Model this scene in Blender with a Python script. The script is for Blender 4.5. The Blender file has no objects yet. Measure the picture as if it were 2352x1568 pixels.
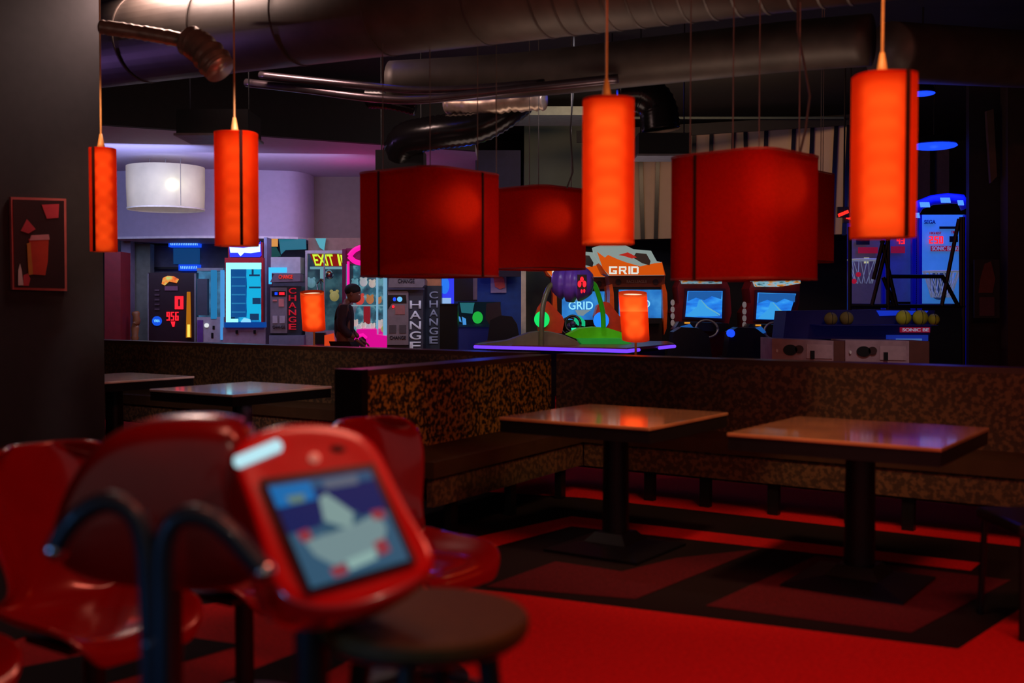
import bpy, bmesh, math, random
from mathutils import Vector, Matrix, Euler
random.seed(7)
sc = bpy.context.scene
COL = sc.collection
# ------------------------------------------------------------------ camera
F = 2500.0; H = 1.36; PIT = math.atan(84/F)
CX, CY = 1176.0, 784.0
cd = bpy.data.cameras.new('camera'); cam = bpy.data.objects.new('camera', cd); COL.objects.link(cam)
cam.location = (0, 0, H); cam.rotation_euler = (math.pi/2-PIT, 0, 0)
cd.sensor_width = 36; cd.lens = 36*F/2352; cd.clip_start = .05; cd.clip_end = 100
cd.dof.use_dof = True; cd.dof.focus_distance = 13.5; cd.dof.aperture_fstop = 1.7
sc.camera = cam
# ------------------------------------------------------------------ world, exposure
wd = bpy.data.worlds.new('world'); sc.world = wd; wd.use_nodes = True
bg = wd.node_tree.nodes['Background']; bg.inputs[0].default_value = (1, .84, .82, 1); bg.inputs[1].default_value = .12
vs = sc.view_settings
vs.view_transform = 'Standard'; vs.look = 'None'; vs.exposure = 0; vs.gamma = 1; vs.use_curve_mapping = False

def lin(c):
    return tuple((v/255/12.92 if v/255 <= .04045 else ((v/255+.055)/1.055)**2.4) for v in c)
def light(kind, loc, power, rgb, size=.3, size_y=None, target=None, spot=None, name='added_light', parent=None, blend=.5):
    l = bpy.data.lights.new(name, kind); l.energy = power; l.color = lin(rgb)
    o = bpy.data.objects.new(name, l); COL.objects.link(o); o.location = loc
    if kind == 'AREA':
        l.size = size
        if size_y: l.shape = 'RECTANGLE'; l.size_y = size_y
    else: l.shadow_soft_size = size
    if kind == 'SPOT': l.spot_size = math.radians(spot or 60); l.spot_blend = blend
    if target is not None:
        o.rotation_euler = (Vector(target)-Vector(loc)).to_track_quat('-Z', 'Y').to_euler()
    return o
# lanes side: unseen lights added to brighten seating, tables, benches and console
light('AREA', (1.9, 2.2, 3.9), 75, (255, 120, 96), 1.6, .6, target=(1.6, 3.2, 0))
light('AREA', (-.2, 2.2, 3.0), 11, (255, 150, 125), .9, .4, target=(-.5, 2.3, 0))
light('SPOT', (1.6, 3.4, 3.6), 75, (255, 205, 100), .15, target=(-.1, 7.2, .75), spot=34, blend=.9)
light('SPOT', (2.8, 3.2, 3.8), 34, (255, 196, 130), .15, target=(2.2, 6.9, .8), spot=58, blend=.9)
light('SPOT', (-2.9, 6.9, 2.95), 60, (255, 206, 170), .1, target=(-2.6, 10.2, .8), spot=60, blend=.8)
light('SPOT', (-1.3, 6.4, 3.0), 190, (255, 226, 220), .1, target=(-2.4, 8.6, .75), spot=44, blend=.8)
light('SPOT', (1.2, 4.2, 3.6), 210, (255, 196, 140), .2, target=(1.3, 5.8, .75), spot=56, blend=.8)
light('SPOT', (1.0, -.4, 2.7), 26, (255, 215, 190), .06, target=(-.32, 1.95, .98), spot=19, blend=.7)  # added spot aimed at the red console
light('AREA', (-2.6, 8.6, 4.0), 85, (255, 214, 200), .8, .8, target=(-2.4, 9, 0))
# arcade side: unseen lights added to brighten machines, walls and ducts
light('AREA', (-5.2, 14.0, 2.9), 42, (180, 190, 255), 2.2, .8, target=(-5.6, 17, 3.3))
light('AREA', (-3.2, 14.6, 3.1), 30, (214, 200, 255), 2.0, .6, target=(-3.4, 17, 1.2))
light('AREA', (1.9, 12.6, 3.9), 34, (255, 206, 160), 2.4, .5, target=(2.5, 16.8, 3.1))
light('AREA', (.6, 13.0, 3.2), 9, (225, 235, 235), 1.2, .6, target=(.3, 15.5, 1.6))
light('AREA', (4.9, 12.3, 2.8), 9, (60, 80, 255), 1.0, .6, target=(5.0, 13.5, 1.3))
light('SPOT', (3.4, 8.8, 3.2), 90, (255, 226, 232), .15, target=(3.7, 10.9, .9), spot=36, blend=.9)
light('SPOT', (2.2, 10.4, 3.6), 60, (255, 190, 140), .15, target=(1.2, 14.4, 1.7), spot=34, blend=.8)
light('SPOT', (.5, 9.0, 3.6), 110, (235, 230, 255), .2, target=(.5, 11.9, 1.3), spot=40, blend=.8)
light('SPOT', (-1.2, 11.2, 3.6), 110, (240, 232, 255), .2, target=(-1.35, 14.4, 1.4), spot=22, blend=.6)
light('SPOT', (-3.0, 12.0, 3.3), 60, (225, 225, 255), .2, target=(-3.1, 15.2, 1.4), spot=16, blend=.6)
light('POINT', (-2.2, 15.6, 2.7), 10, (255, 40, 150), .15)
light('POINT', (-.4, 13.4, 2.0), 6, (40, 90, 255), .1)
light('SPOT', (-6.5, 10.5, 2.2), 50, (190, 140, 255), .1, target=(-1.5, 8.6, 3.2), spot=60, blend=.8)  # unseen violet spot added for the sheen on the ducts
light('AREA', (.6, 10.4, 1.3), 16, (255, 226, 206), 3.0, .8, target=(.6, 10.39, 4.2))  # upward fill added to brighten the ducts
light('AREA', (1.2, 7.3, 1.5), 12, (255, 222, 200), 2.4, .5, target=(1.2, 7.29, 4.2))  # second upward fill, added under the main duct

# ------------------------------------------------------------------ projection helpers (photo measurement -> place)
def W(px, py, d):
    a = (px-CX)/F; b = (CY-py)/F; c, s = math.cos(PIT), math.sin(PIT)
    t = d/(c+b*s)
    return Vector((a*t, d, H+t*(-s+b*c)))
def FL(px, py, z=0.0):
    a = (px-CX)/F; b = (CY-py)/F; c, s = math.cos(PIT), math.sin(PIT)
    t = (z-H)/(-s+b*c)
    return Vector((a*t, t*(c+b*s), z))
ANG = math.radians(35)
U = Vector((math.sin(ANG), math.cos(ANG), 0)); V = Vector((-math.cos(ANG), math.sin(ANG), 0))
c2 = lambda x, y: (300+x/3.92, 530+y/3.92)
c3 = lambda x, y: (680+x/4.2, 540+y/4.2)
c4 = lambda x, y: (1080+x/4.2, 540+y/4.2)
c5 = lambda x, y: (1480+x/2.697, 540+y/2.697)
c6 = lambda x, y: (1850+x/2.239, 150+y/2.239)
cb = lambda x, y: (1000+x/1.74, 780+y/1.74)

# ------------------------------------------------------------------ materials
MATS = {}
def mat(name, rgb, rough=.5, metal=0., emit=0., ergb=None, var=.12, scale=12., bump=0., coat=0., spec=None):
    if name in MATS: return MATS[name]
    m = bpy.data.materials.new(name); m.use_nodes = True; nt = m.node_tree; b = nt.nodes['Principled BSDF']
    c = lin(rgb)
    n = nt.nodes.new('ShaderNodeTexNoise'); n.inputs['Scale'].default_value = scale; n.inputs['Detail'].default_value = 3
    tc = nt.nodes.new('ShaderNodeTexCoord'); nt.links.new(tc.outputs['Object'], n.inputs['Vector'])
    r = nt.nodes.new('ShaderNodeValToRGB'); r.color_ramp.elements[0].position = .3; r.color_ramp.elements[1].position = .7
    r.color_ramp.elements[0].color = tuple(v*(1-var) for v in c)+(1,); r.color_ramp.elements[1].color = tuple(min(1, v*(1+var)) for v in c)+(1,)
    nt.links.new(n.outputs['Fac'], r.inputs[0]); nt.links.new(r.outputs[0], b.inputs['Base Color'])
    b.inputs['Roughness'].default_value = rough; b.inputs['Metallic'].default_value = metal
    if spec is not None: b.inputs['Specular IOR Level'].default_value = spec
    if coat: b.inputs['Coat Weight'].default_value = coat; b.inputs['Coat Roughness'].default_value = .08
    if bump:
        bp = nt.nodes.new('ShaderNodeBump'); bp.inputs['Strength'].default_value = bump; nt.links.new(n.outputs['Fac'], bp.inputs['Height']); nt.links.new(bp.outputs[0], b.inputs['Normal'])
    if emit:
        e = lin(ergb or rgb); b.inputs['Emission Color'].default_value = e+(1,); b.inputs['Emission Strength'].default_value = emit
    MATS[name] = m; return m
def E(name, rgb, s=1.0):            # glowing colour: screens, neon, digits, also parts that are no lamp
    dk = tuple(v*.08 for v in rgb)
    return mat(name, dk, .4, emit=s, ergb=rgb, spec=.15)
def glow_art(name, cols, scale, s=1.0, vec=(1, 1, 1)):   # a lit display with a procedural picture
    if name in MATS: return MATS[name]
    m = bpy.data.materials.new(name); m.use_nodes = True; nt = m.node_tree; b = nt.nodes['Principled BSDF']
    tc = nt.nodes.new('ShaderNodeTexCoord'); mp = nt.nodes.new('ShaderNodeMapping'); mp.inputs['Scale'].default_value = vec
    n = nt.nodes.new('ShaderNodeTexNoise'); n.inputs['Scale'].default_value = scale; n.inputs['Detail'].default_value = 4
    r = nt.nodes.new('ShaderNodeValToRGB'); el = r.color_ramp.elements
    k = len(cols)
    for i, c in enumerate(cols):
        p = .3+.4*i/(k-1)
        e = el[i] if i < 2 else el.new(p)
        e.position = p; e.color = lin(c)+(1,)
    nt.links.new(tc.outputs['Object'], mp.inputs[0]); nt.links.new(mp.outputs[0], n.inputs['Vector']); nt.links.new(n.outputs['Fac'], r.inputs[0])
    nt.links.new(r.outputs[0], b.inputs['Emission Color']); b.inputs['Emission Strength'].default_value = s
    b.inputs['Base Color'].default_value = (.02, .02, .03, 1); b.inputs['Roughness'].default_value = .3
    MATS[name] = m; return m
def shade_mat(name, rgb, tr=.75, scale=9., fw=.3, fr=.75, frgb=None):
    if name in MATS: return MATS[name]
    m = bpy.data.materials.new(name); m.use_nodes = True; nt = m.node_tree; nt.nodes.clear()
    o = nt.nodes.new('ShaderNodeOutputMaterial'); mx = nt.nodes.new('ShaderNodeMixShader'); d = nt.nodes.new('ShaderNodeBsdfDiffuse'); t = nt.nodes.new('ShaderNodeBsdfTranslucent')
    tc = nt.nodes.new('ShaderNodeTexCoord'); n = nt.nodes.new('ShaderNodeTexNoise'); n.inputs['Scale'].default_value = scale; n.inputs['Detail'].default_value = 5
    r = nt.nodes.new('ShaderNodeValToRGB'); c = lin(rgb)
    r.color_ramp.elements[0].position = .3; r.color_ramp.elements[1].position = .7
    r.color_ramp.elements[0].color = tuple(v*.8 for v in c)+(1,); r.color_ramp.elements[1].color = tuple(min(v*1.12, 1) for v in c)+(1,)
    nt.links.new(tc.outputs['Object'], n.inputs['Vector']); nt.links.new(n.outputs['Fac'], r.inputs[0])
    nt.links.new(r.outputs[0], d.inputs[0]); nt.links.new(r.outputs[0], t.inputs[0])
    f = nt.nodes.new('ShaderNodeBsdfRefraction'); f.inputs['Roughness'].default_value = fr; f.inputs['IOR'].default_value = 1.3; m2 = nt.nodes.new('ShaderNodeMixShader'); m2.inputs[0].default_value = fw
    nt.links.new(r.outputs[0], f.inputs[0]) if not frgb else setattr(f.inputs[0], 'default_value', lin(frgb)+(1,)); nt.links.new(t.outputs[0], m2.inputs[1]); nt.links.new(f.outputs[0], m2.inputs[2])
    mx.inputs[0].default_value = tr; nt.links.new(d.outputs[0], mx.inputs[1]); nt.links.new(m2.outputs[0], mx.inputs[2]); nt.links.new(mx.outputs[0], o.inputs[0])
    MATS[name] = m; return m
def glass_mat(name, rgb, alpha=.12):
    if name in MATS: return MATS[name]
    m = bpy.data.materials.new(name); m.use_nodes = True; nt = m.node_tree; nt.nodes.clear()
    o = nt.nodes.new('ShaderNodeOutputMaterial'); mx = nt.nodes.new('ShaderNodeMixShader'); t = nt.nodes.new('ShaderNodeBsdfTransparent'); g = nt.nodes.new('ShaderNodeBsdfGlossy')
    g.inputs['Roughness'].default_value = .06; g.inputs[0].default_value = lin(rgb)+(1,); mx.inputs[0].default_value = alpha
    nt.links.new(t.outputs[0], mx.inputs[1]); nt.links.new(g.outputs[0], mx.inputs[2]); nt.links.new(mx.outputs[0], o.inputs[0])
    MATS[name] = m; return m
def speckle(name, c0, c1, scale=26., rough=.75, lo=.45, hi=.6):
    if name in MATS: return MATS[name]
    m = mat(name, c0, rough); nt = m.node_tree
    n = [x for x in nt.nodes if x.type == 'TEX_NOISE'][0]; n.inputs['Scale'].default_value = scale; n.inputs['Detail'].default_value = 2
    r = [x for x in nt.nodes if x.type == 'VALTORGB'][0]; r.color_ramp.elements[0].position = lo; r.color_ramp.elements[1].position = hi
    r.color_ramp.elements[0].color = lin(c0)+(1,); r.color_ramp.elements[1].color = lin(c1)+(1,)
    return m

BLK = mat('black_metal', (16, 16, 19), .42, .3)
BLKP = mat('black_plastic', (20, 20, 24), .3)
DARK = mat('dark_paint', (30, 27, 28), .7, bump=.1)
GREY = mat('grey_metal', (120, 122, 132), .45, .2)
LGREY = mat('light_grey_panel', (165, 160, 170), .45)
CHROME = mat('chrome', (200, 200, 205), .2, 1.)
REDP = mat('red_gloss_plastic', (200, 10, 12), .22, coat=.6, var=.06)
ORG = mat('orange_plastic', (225, 88, 14), .35)
WHT = mat('white_panel', (205, 200, 210), .5)
NAVY = mat('navy_panel', (30, 36, 66), .4)
WOOD = mat('laminate_top', (190, 132, 92), .2, scale=5, var=.2, coat=1.)
FAB = speckle('speckled_fabric', (26, 17, 7), (160, 118, 46), 34.)
FABD = speckle('speckled_fabric_brown', (54, 38, 26), (96, 70, 46), 34.)
VIN = mat('brown_vinyl', (60, 42, 28), .6, spec=.2, bump=.1)
BRASS = mat('tan_cord', (190, 130, 70), .5)
PURP = mat('purple_plastic', (110, 70, 190), .35)
GRN = mat('green_plastic', (70, 200, 20), .35)
RED_E = E('red_led', (255, 30, 45), 1.6); BLU_E = E('blue_led', (20, 60, 255), 1.8); CYAN_E = E('cyan_tube', (150, 235, 255), 1.5)
VIO_E = E('violet_led', (110, 60, 255), 1.4)
WHT_E = E('white_lit', (235, 240, 240), .9); PNK_E = E('pink_neon', (255, 20, 160), 1.2)

# ------------------------------------------------------------------ mesh builder
class G:
    def __init__(s): s.bm = bmesh.new()
    def box(s, c, size, rot=None, bev=0., R=None):
        r = bmesh.ops.create_cube(s.bm, size=1.0); vs_ = r['verts']
        bmesh.ops.scale(s.bm, vec=size, verts=vs_)
        if bev:
            es = list({e for v in vs_ for e in v.link_edges}); q = bmesh.ops.bevel(s.bm, geom=es, offset=bev, segments=3, affect='EDGES', profile=.5)
            vs_ = list({v for f in q['faces'] for v in f.verts} | {v for v in vs_ if v.is_valid})
        M_ = Matrix.Translation(c)
        if rot is not None: M_ = M_ @ Euler(rot).to_matrix().to_4x4()
        if R is not None: M_ = M_ @ R.to_4x4()
        for v in vs_: v.co = M_ @ v.co
        return s
    def ring(s, pts): return [s.bm.verts.new(p) for p in pts]
    def bridge(s, a, b):
        n = len(a)
        for i in range(n):
            try: s.bm.faces.new((a[i], a[(i+1) % n], b[(i+1) % n], b[i]))
            except ValueError: pass
    def cap(s, a, rev=False):
        try: s.bm.faces.new(a[::-1] if rev else a)
        except ValueError: pass
    def loft(s, rings, caps=True):
        rs = [s.ring(r) for r in rings]
        for a, b in zip(rs, rs[1:]): s.bridge(a, b)
        if caps: s.cap(rs[0], True); s.cap(rs[-1])
        return s
    def tube(s, pts, r, seg=12, caps=True):
        pts = [Vector(p) for p in pts]; rr = r if isinstance(r, (list, tuple)) else [r]*len(pts)
        rings = []; prev = None
        for i, p in enumerate(pts):
            t = (pts[min(i+1, len(pts)-1)]-pts[max(i-1, 0)]).normalized()
            if prev is None: a = t.orthogonal().normalized()
            else: a = (prev-t*prev.dot(t)).normalized()
            prev = a; b = t.cross(a)
            rings.append([p+(a*math.cos(2*math.pi*k/seg)+b*math.sin(2*math.pi*k/seg))*rr[i] for k in range(seg)])
        return s.loft(rings, caps)
    def lathe(s, c, prof, seg=32, caps=True):
        c = Vector(c)
        return s.loft([[c+Vector((r*math.cos(2*math.pi*k/seg), r*math.sin(2*math.pi*k/seg), z)) for k in range(seg)] for r, z in prof], caps)
    def sph(s, c, r, sx=1, sy=1, sz=1, seg=20):
        q = bmesh.ops.create_uvsphere(s.bm, u_segments=seg, v_segments=seg//2+2, radius=r)
        for v in q['verts']: v.co = Vector((v.co.x*sx, v.co.y*sy, v.co.z*sz))+Vector(c)
        return s
    def ext(s, pts, off):      # closed polygon extruded by a vector
        off = Vector(off); pts = [Vector(p) for p in pts]
        a = s.ring(pts); b = s.ring([p+off for p in pts]); s.bridge(a, b); s.cap(a, True); s.cap(b); return s
    def pp(s, pts, d, th):      # polygon measured on the photo, standing at depth d, th thick
        return s.ext([W(p[0], p[1], p[2] if len(p) > 2 else d) for p in pts], (0, th, 0))
    def pb(s, x0, y0, x1, y1, d, th): return s.pp([(x0, y0), (x1, y0), (x1, y1), (x0, y1)], d, th)
    def pe(s, x, y, rx, ry, d, th, n=24): return s.pp([(x+rx*math.cos(2*math.pi*k/n), y+ry*math.sin(2*math.pi*k/n)) for k in range(n)], d, th)
    def to(s, name, m, parent=None, smooth=False, mods=None):
        bm = s.bm
        bmesh.ops.recalc_face_normals(bm, faces=bm.faces[:])
        me = bpy.data.meshes.new(name)
        o = bpy.data.objects.new(name, me); COL.objects.link(o)
        root = parent; off = Vector((0, 0, 0))
        if parent is not None:
            o.parent = parent; mw = Matrix.Identity(4); q = parent
            chain = []
            while q is not None: chain.append(q); q = q.parent
            for q in chain[::-1]: mw = mw @ (Matrix.Translation(q.location) @ q.rotation_euler.to_matrix().to_4x4())
            bm.transform(mw.inverted())
        bm.to_mesh(me); bm.free()
        me.materials.append(m)
        if smooth:
            for p in me.polygons: p.use_smooth = True
            if smooth == 'auto':
                try: me.set_sharp_from_angle(angle=math.radians(35))
                except Exception: pass
        for k in (mods or []):
            if k[0] == 'sub': md = o.modifiers.new('sub', 'SUBSURF'); md.levels = md.render_levels = k[1]
            if k[0] == 'sol': md = o.modifiers.new('sol', 'SOLIDIFY'); md.thickness = k[1]; md.offset = 0
        return o
def thing(name, label, cat, loc=(0, 0, 0), rz=0, group=None):
    o = bpy.data.objects.new(name, None); COL.objects.link(o); o.location = loc; o.rotation_euler = (0, 0, rz); o.empty_display_size = .1
    o['label'] = label; o['category'] = cat
    if group: o['group'] = group
    return o
def tag(o, label, cat, group=None):
    o['label'] = label; o['category'] = cat
    if group: o['group'] = group
    return o
def struct(o): o['kind'] = 'structure'; return o
def recenter(o):
    me = o.data; n = len(me.vertices); c = sum((v.co for v in me.vertices), Vector())/n; zmin = min(v.co.z for v in me.vertices); c.z = zmin
    me.transform(Matrix.Translation(-c)); o.location = o.location+c; return o
def dup(root, loc, rz=None, label=None):
    r = root.copy(); COL.objects.link(r); r.location = loc
    if rz is not None: r.rotation_euler = (0, 0, rz)
    if label: r['label'] = label
    for ch in list(root.children):
        c = ch.copy(); COL.objects.link(c); c.parent = r
        for g in ch.children:
            d = g.copy(); COL.objects.link(d); d.parent = c
    return r
def text(name, s, x0, y0, x1, y1, d, m, parent, th=.01, bold=.012, slant=0, stack=False, tilt=0):
    """lettering that fills the measured rectangle at depth d"""
    items = list(s) if stack else [s]
    n = len(items); g = G()
    for i, it in enumerate(items):
        cu = bpy.data.curves.new('t', 'FONT'); cu.body = it; cu.size = 1; cu.offset = bold
        ob = bpy.data.objects.new('t', cu); COL.objects.link(ob)
        dg = bpy.context.evaluated_depsgraph_get(); me = bpy.data.meshes.new_from_object(ob.evaluated_get(dg))
        bpy.data.objects.remove(ob); bpy.data.curves.remove(cu)
        xs = [v.co.x for v in me.vertices]; ys = [v.co.y for v in me.vertices]
        ax, bx, ay, by = min(xs), max(xs), min(ys), max(ys)
        ya = y0+(y1-y0)*i/n; yb = y0+(y1-y0)*(i+(.8 if stack else 1))/n
        base = len(g.bm.verts)
        tb = bmesh.new(); tb.from_mesh(me); bpy.data.meshes.remove(me)
        r = bmesh.ops.extrude_face_region(tb, geom=tb.faces[:]); ev = [e for e in r['geom'] if isinstance(e, bmesh.types.BMVert)]
        evs = set(ev)
        tb.verts.index_update()
        co = []
        for v in tb.verts:
            fx = (v.co.x-ax)/(bx-ax); fy = (v.co.y-ay)/(by-ay)
            px = x0+(x1-x0)*fx+slant*fy; py = yb-(yb-ya)*fy-tilt*fx
            p = W(px, py, d); 
            if v in evs: p.y += th
            co.append(p)
        for v, p in zip(tb.verts, co): v.co = p
        tm = bpy.data.meshes.new('tmp'); tb.to_mesh(tm); tb.free(); g.bm.from_mesh(tm); bpy.data.meshes.remove(tm)
    return g.to(name, m, parent)
SEG = {'0': 'abcdef', '1': 'bc', '2': 'abged', '3': 'abgcd', '4': 'fgbc', '5': 'afgcd', '6': 'afgedc', '8': 'abcdefg', '9': 'abcdfg'}
def digits(name, s, x0, y0, x1, y1, d, m, parent, t=.2):
    g = G(); n = len(s); cw = (x1-x0)/n; w = cw*.74; h = y1-y0; tt = w*t*1.15
    for i, ch in enumerate(s):
        a = x0+i*cw+(cw-w)/2; mid = (y0+y1)/2
        R_ = {'a': (a, y0, a+w, y0+tt), 'd': (a, y1-tt, a+w, y1), 'g': (a, mid-tt/2, a+w, mid+tt/2), 'f': (a, y0, a+tt, mid), 'b': (a+w-tt, y0, a+w, mid), 'e': (a, mid, a+tt, y1), 'c': (a+w-tt, mid, a+w, y1)}
        for k in SEG[ch]: g.pb(*R_[k], d, .012)
    return g.to(name, m, parent)
def zof(py, d): return W(1176, py, d).z
def base(px, d): p = W(px, 700, d); return Vector((p.x, p.y, 0))

# ================================================================== THE ROOM
RW = mat('hall_wall', (42, 36, 36), .85, bump=.15); CEIL = mat('black_ceiling', (26, 23, 24), .9, bump=.2)
LAV = mat('pale_wall', (176, 166, 190), .75, var=.04); BRN = mat('taupe_wall', (120, 106, 100), .8, var=.05)
CREAM = mat('cream_panel', (180, 152, 128), .8, var=.05, scale=3)
# floor: dark carpet with red geometric pattern
CAR_D = mat('carpet_dark', (22, 9, 13), .95, spec=.2, scale=60, var=.35, bump=.2)
CAR_R = mat('carpet_red', (190, 16, 18), .9, spec=.2, scale=60, var=.2, bump=.2)
CAR_M = mat('carpet_wine', (78, 12, 24), .95, spec=.2, scale=60, var=.3, bump=.2)
g = G(); g.box((0, 9, -.02), (26, 24, .04)); fl = g.to('floor', CAR_D); struct(fl); fl.data.materials.append(CAR_R); fl.data.materials.append(CAR_M)
bm = bmesh.new(); bm.from_mesh(fl.data)
def fpoly(pts, mi, z=.002):
    vs_ = [bm.verts.new(FL(x, y, z)) for x, y in pts]; f = bm.faces.new(vs_); f.material_index = mi; f.normal_update()
    if f.normal.z < 0: f.normal_flip()
fpoly([(-400, 1200), (-400, 1330), (985, 1338), (2201, 1488), (2352, 1395), (2900, 1330), (3800, 2400), (-2500, 2600)], 2, .002) if False else None
fpoly([(940, 1333), (2201, 1490), (2352, 1392), (2700, 1250), (5600, 2600), (-2600, 2600), (-500, 1500)], 1, .002)
fpoly([(1057, 1241), (1313, 1185), (1313, 1208), (1057, 1276)], 1, .003)
fpoly([(1313, 1185), (2252, 1292), (2230, 1310), (1313, 1208)], 1, .003)
fpoly([(1000, 1122), (-300, 985), (200, 800), (3600, 860), (3500, 1390), (2241, 1243), (1345, 1143)], 1, .002)
fpoly([cb(1300, 835), cb(800, 1035), cb(200, 985), cb(480, 885), cb(745, 925), cb(960, 872)], 2, .003)
fpoly([cb(1520, 862), cb(1080, 1062), cb(1900, 1170), cb(2300, 960)], 2, .003)
fpoly([(500, 1568), (960, 1390), (1000, 1400), (620, 1620)], 0, .004)
fpoly([(-100, 1440), (300, 1335), (420, 1345), (-60, 1500)], 0, .004)
fpoly([(-100, 1560), (420, 1460), (560, 1480), (0, 1640)], 0, .004)
bm.to_mesh(fl.data); bm.free()
struct(G().box((0, 9, 4.25), (26, 24, .1)).to('ceiling', CEIL))
struct(G().box((0, 19.0, 2.1), (26, .2, 4.4)).to('wall_back', RW))
struct(G().box((-12.5, 9, 2.1), (.2, 24, 4.4)).to('wall_far_left', RW))
struct(G().box((12.5, 9, 2.1), (.2, 24, 4.4)).to('wall_far_right', RW))
# near-left wall that carries the poster: runs away to the right and ends in front of the left tables
we = W(238, 700, 8.45); ws = we-U*5.0
g = G(); n_ = V*.25
g.ext([(ws.x, ws.y, 0), (we.x, we.y, 0), (we.x+n_.x, we.y+n_.y, 0), (ws.x+n_.x, ws.y+n_.y, 0)], (0, 0, 4.2)); struct(g.to('wall_left', mat('near_wall', (38, 35, 39), .85, bump=.2)))
# arcade ceiling (pale, lower) with black fascia
g = G(); a = W(150, 290, 12.4); b_ = W(1092, 352, 14.7); zc = 3.42
g.ext([(a.x, a.y, zc), (b_.x, b_.y, zc), (b_.x, 18.9, zc), (a.x-2, 18.9, zc)], (0, 0, .1)); struct(g.to('ceiling_arcade', LAV))
g = G(); g.ext([(a.x, a.y, zc-.005), (b_.x, b_.y, zc-.005), (b_.x, b_.y-.12, zc-.005), (a.x, a.y-.12, zc-.005)], (0, 0, .79)); struct(g.to('trim_1', CEIL))
# arcade side walls
struct(G().pb(700, 375, 1192, 546, 17.6, .12).to('wall_taupe', BRN))
struct(G().pb(708, 546, 1010, 576, 17.0, .6).to('trim_2', mat('tan_ledge', (140, 116, 100), .7)))
struct(G().pb(1092, 345, 1196, 635, 15.6, .1).to('wall_indigo', mat('indigo_wall', (38, 32, 58), .8)))
struct(G().pb(1040, 600, 1198, 900, 15.9, .1).to('wall_blue', mat('blue_wall', (20, 70, 160), .7)))
struct(G().pb(270, 546, 1040, 1000, 18.2, .1).to('wall_arcade', mat('grey_wall', (104, 104, 120), .8)))
# big round-ended pale bulkhead
cx0, cx1 = W(262, 450, 17).x, W(705, 450, 17).x; zt, zb = zof(362, 17), zof(545, 17)
pts = []; w_ = cx1-cx0
for k in range(25):
    t = k/24; x = cx0+w_*t; y = 16.9-.28*math.sin(math.pi*t)+(.35*max(0, (t-.93)/.07)**2)
    pts.append((x, y))
pts += [(cx1, 18.2), (cx0, 18.2)]
struct(G().ext([(x, y, zb) for x, y in pts], (0, 0, zt-zb)).to('wall_bulkhead', LAV, smooth='auto'))
struct(G().ext([(x, y-.02, zb-.035) for x, y in pts], (0, 0, .035)).to('trim_3', mat('white_trim', (220, 215, 225), .5)))
struct(G().pb(278, 549, 300, 900, 17.4, .2).to('trim_4', mat('pale_post', (150, 140, 165), .6)))
struct(G().pb(240, 578, 277, 900, 15.5, .4).to('wall_column_red', mat('wine_column', (110, 16, 24), .6)))
struct(G().pb(296, 560, 345, 900, 17.7, .2).to('wall_niche', mat('sage_panel', (120, 130, 120), .7)))
# column and slatted band
struct(G().pb(1204, 258, 1338, 1000, 16.4, .8).to('wall_column', mat('grey_green_column', (72, 80, 68), .7, scale=2)))
struct(G().pb(1197, 612, 1208, 900, 14.75, .1).to('trim_5', mat('off_white_edge', (200, 190, 170), .5)))
struct(G().pb(1180, 244, 1345, 264, 14.7, .9).to('trim_6', mat('grey_cap', (150, 160, 150), .6)))
cp = [W(1325, 325, 17.3), W(1955, 284, 15.2), W(1955, 537, 15.2), W(1325, 553, 17.3)]
struct(G().ext(cp, (.06, .1, 0)).to('wall_cream_band', CREAM))
g = G()
for x0, x1 in [(1352, 1345), (1398, 1384), (1470, 1476), (1512, 1506), (1594, 1592), (1634, 1630), (1685, 1678), (1712, 1716), (1760, 1752), (1824, 1812), (1866, 1856), (1921, 1909), (1950, 1938)]:
    def dd(x): return 1/(1/17.3+(1/15.2-1/17.3)*(x-1325)/630)-.06
    def top(x): return 325-41*(x-1325)/630
    g.ext([W(x0-4, top(x0)-2, dd(x0)), W(x0+5, top(x0)-2, dd(x0)), W(x1+5, 552-12*(x1-1325)/630, dd(x1)), W(x1-4, 552-12*(x1-1325)/630, dd(x1))], (0, .02, 0))
struct(g.to('trim_7', BLKP))
g = G(); g.pp([(1325, 300), (1960, 262), (1960, 286), (1325, 327)], 15.1, .05); struct(g.to('trim_8', CEIL))
struct(G().pb(1400, 268, 1940, 273, 15.0, .05).to('trim_9', mat('grey_rail', (60, 72, 68), .6)))
struct(G().pb(1340, 552, 2260, 1000, 17.5, .1).to('wall_arcade_right', mat('near_black_wall', (20, 19, 24), .8)))
struct(G().pb(2098, 342, 2180, 470, 16.5, .1).to('wall_panel_right', mat('mauve_panel', (86, 66, 78), .8)))
struct(G().pb(2138, 342, 2147, 470, 16.45, .04).to('trim_10', BLKP))
# right-hand dark wall
struct(G().pb(2226, -40, 2800, 1100, 11.8, .08).to('wall_right', mat('wall_right_dark', (38, 31, 31), .85, bump=.15)))
struct(G().pb(2315, 170, 2352+80, 1000, 11.6, .18).to('trim_11', mat('brown_pilaster', (62, 42, 32), .8)))

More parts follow.
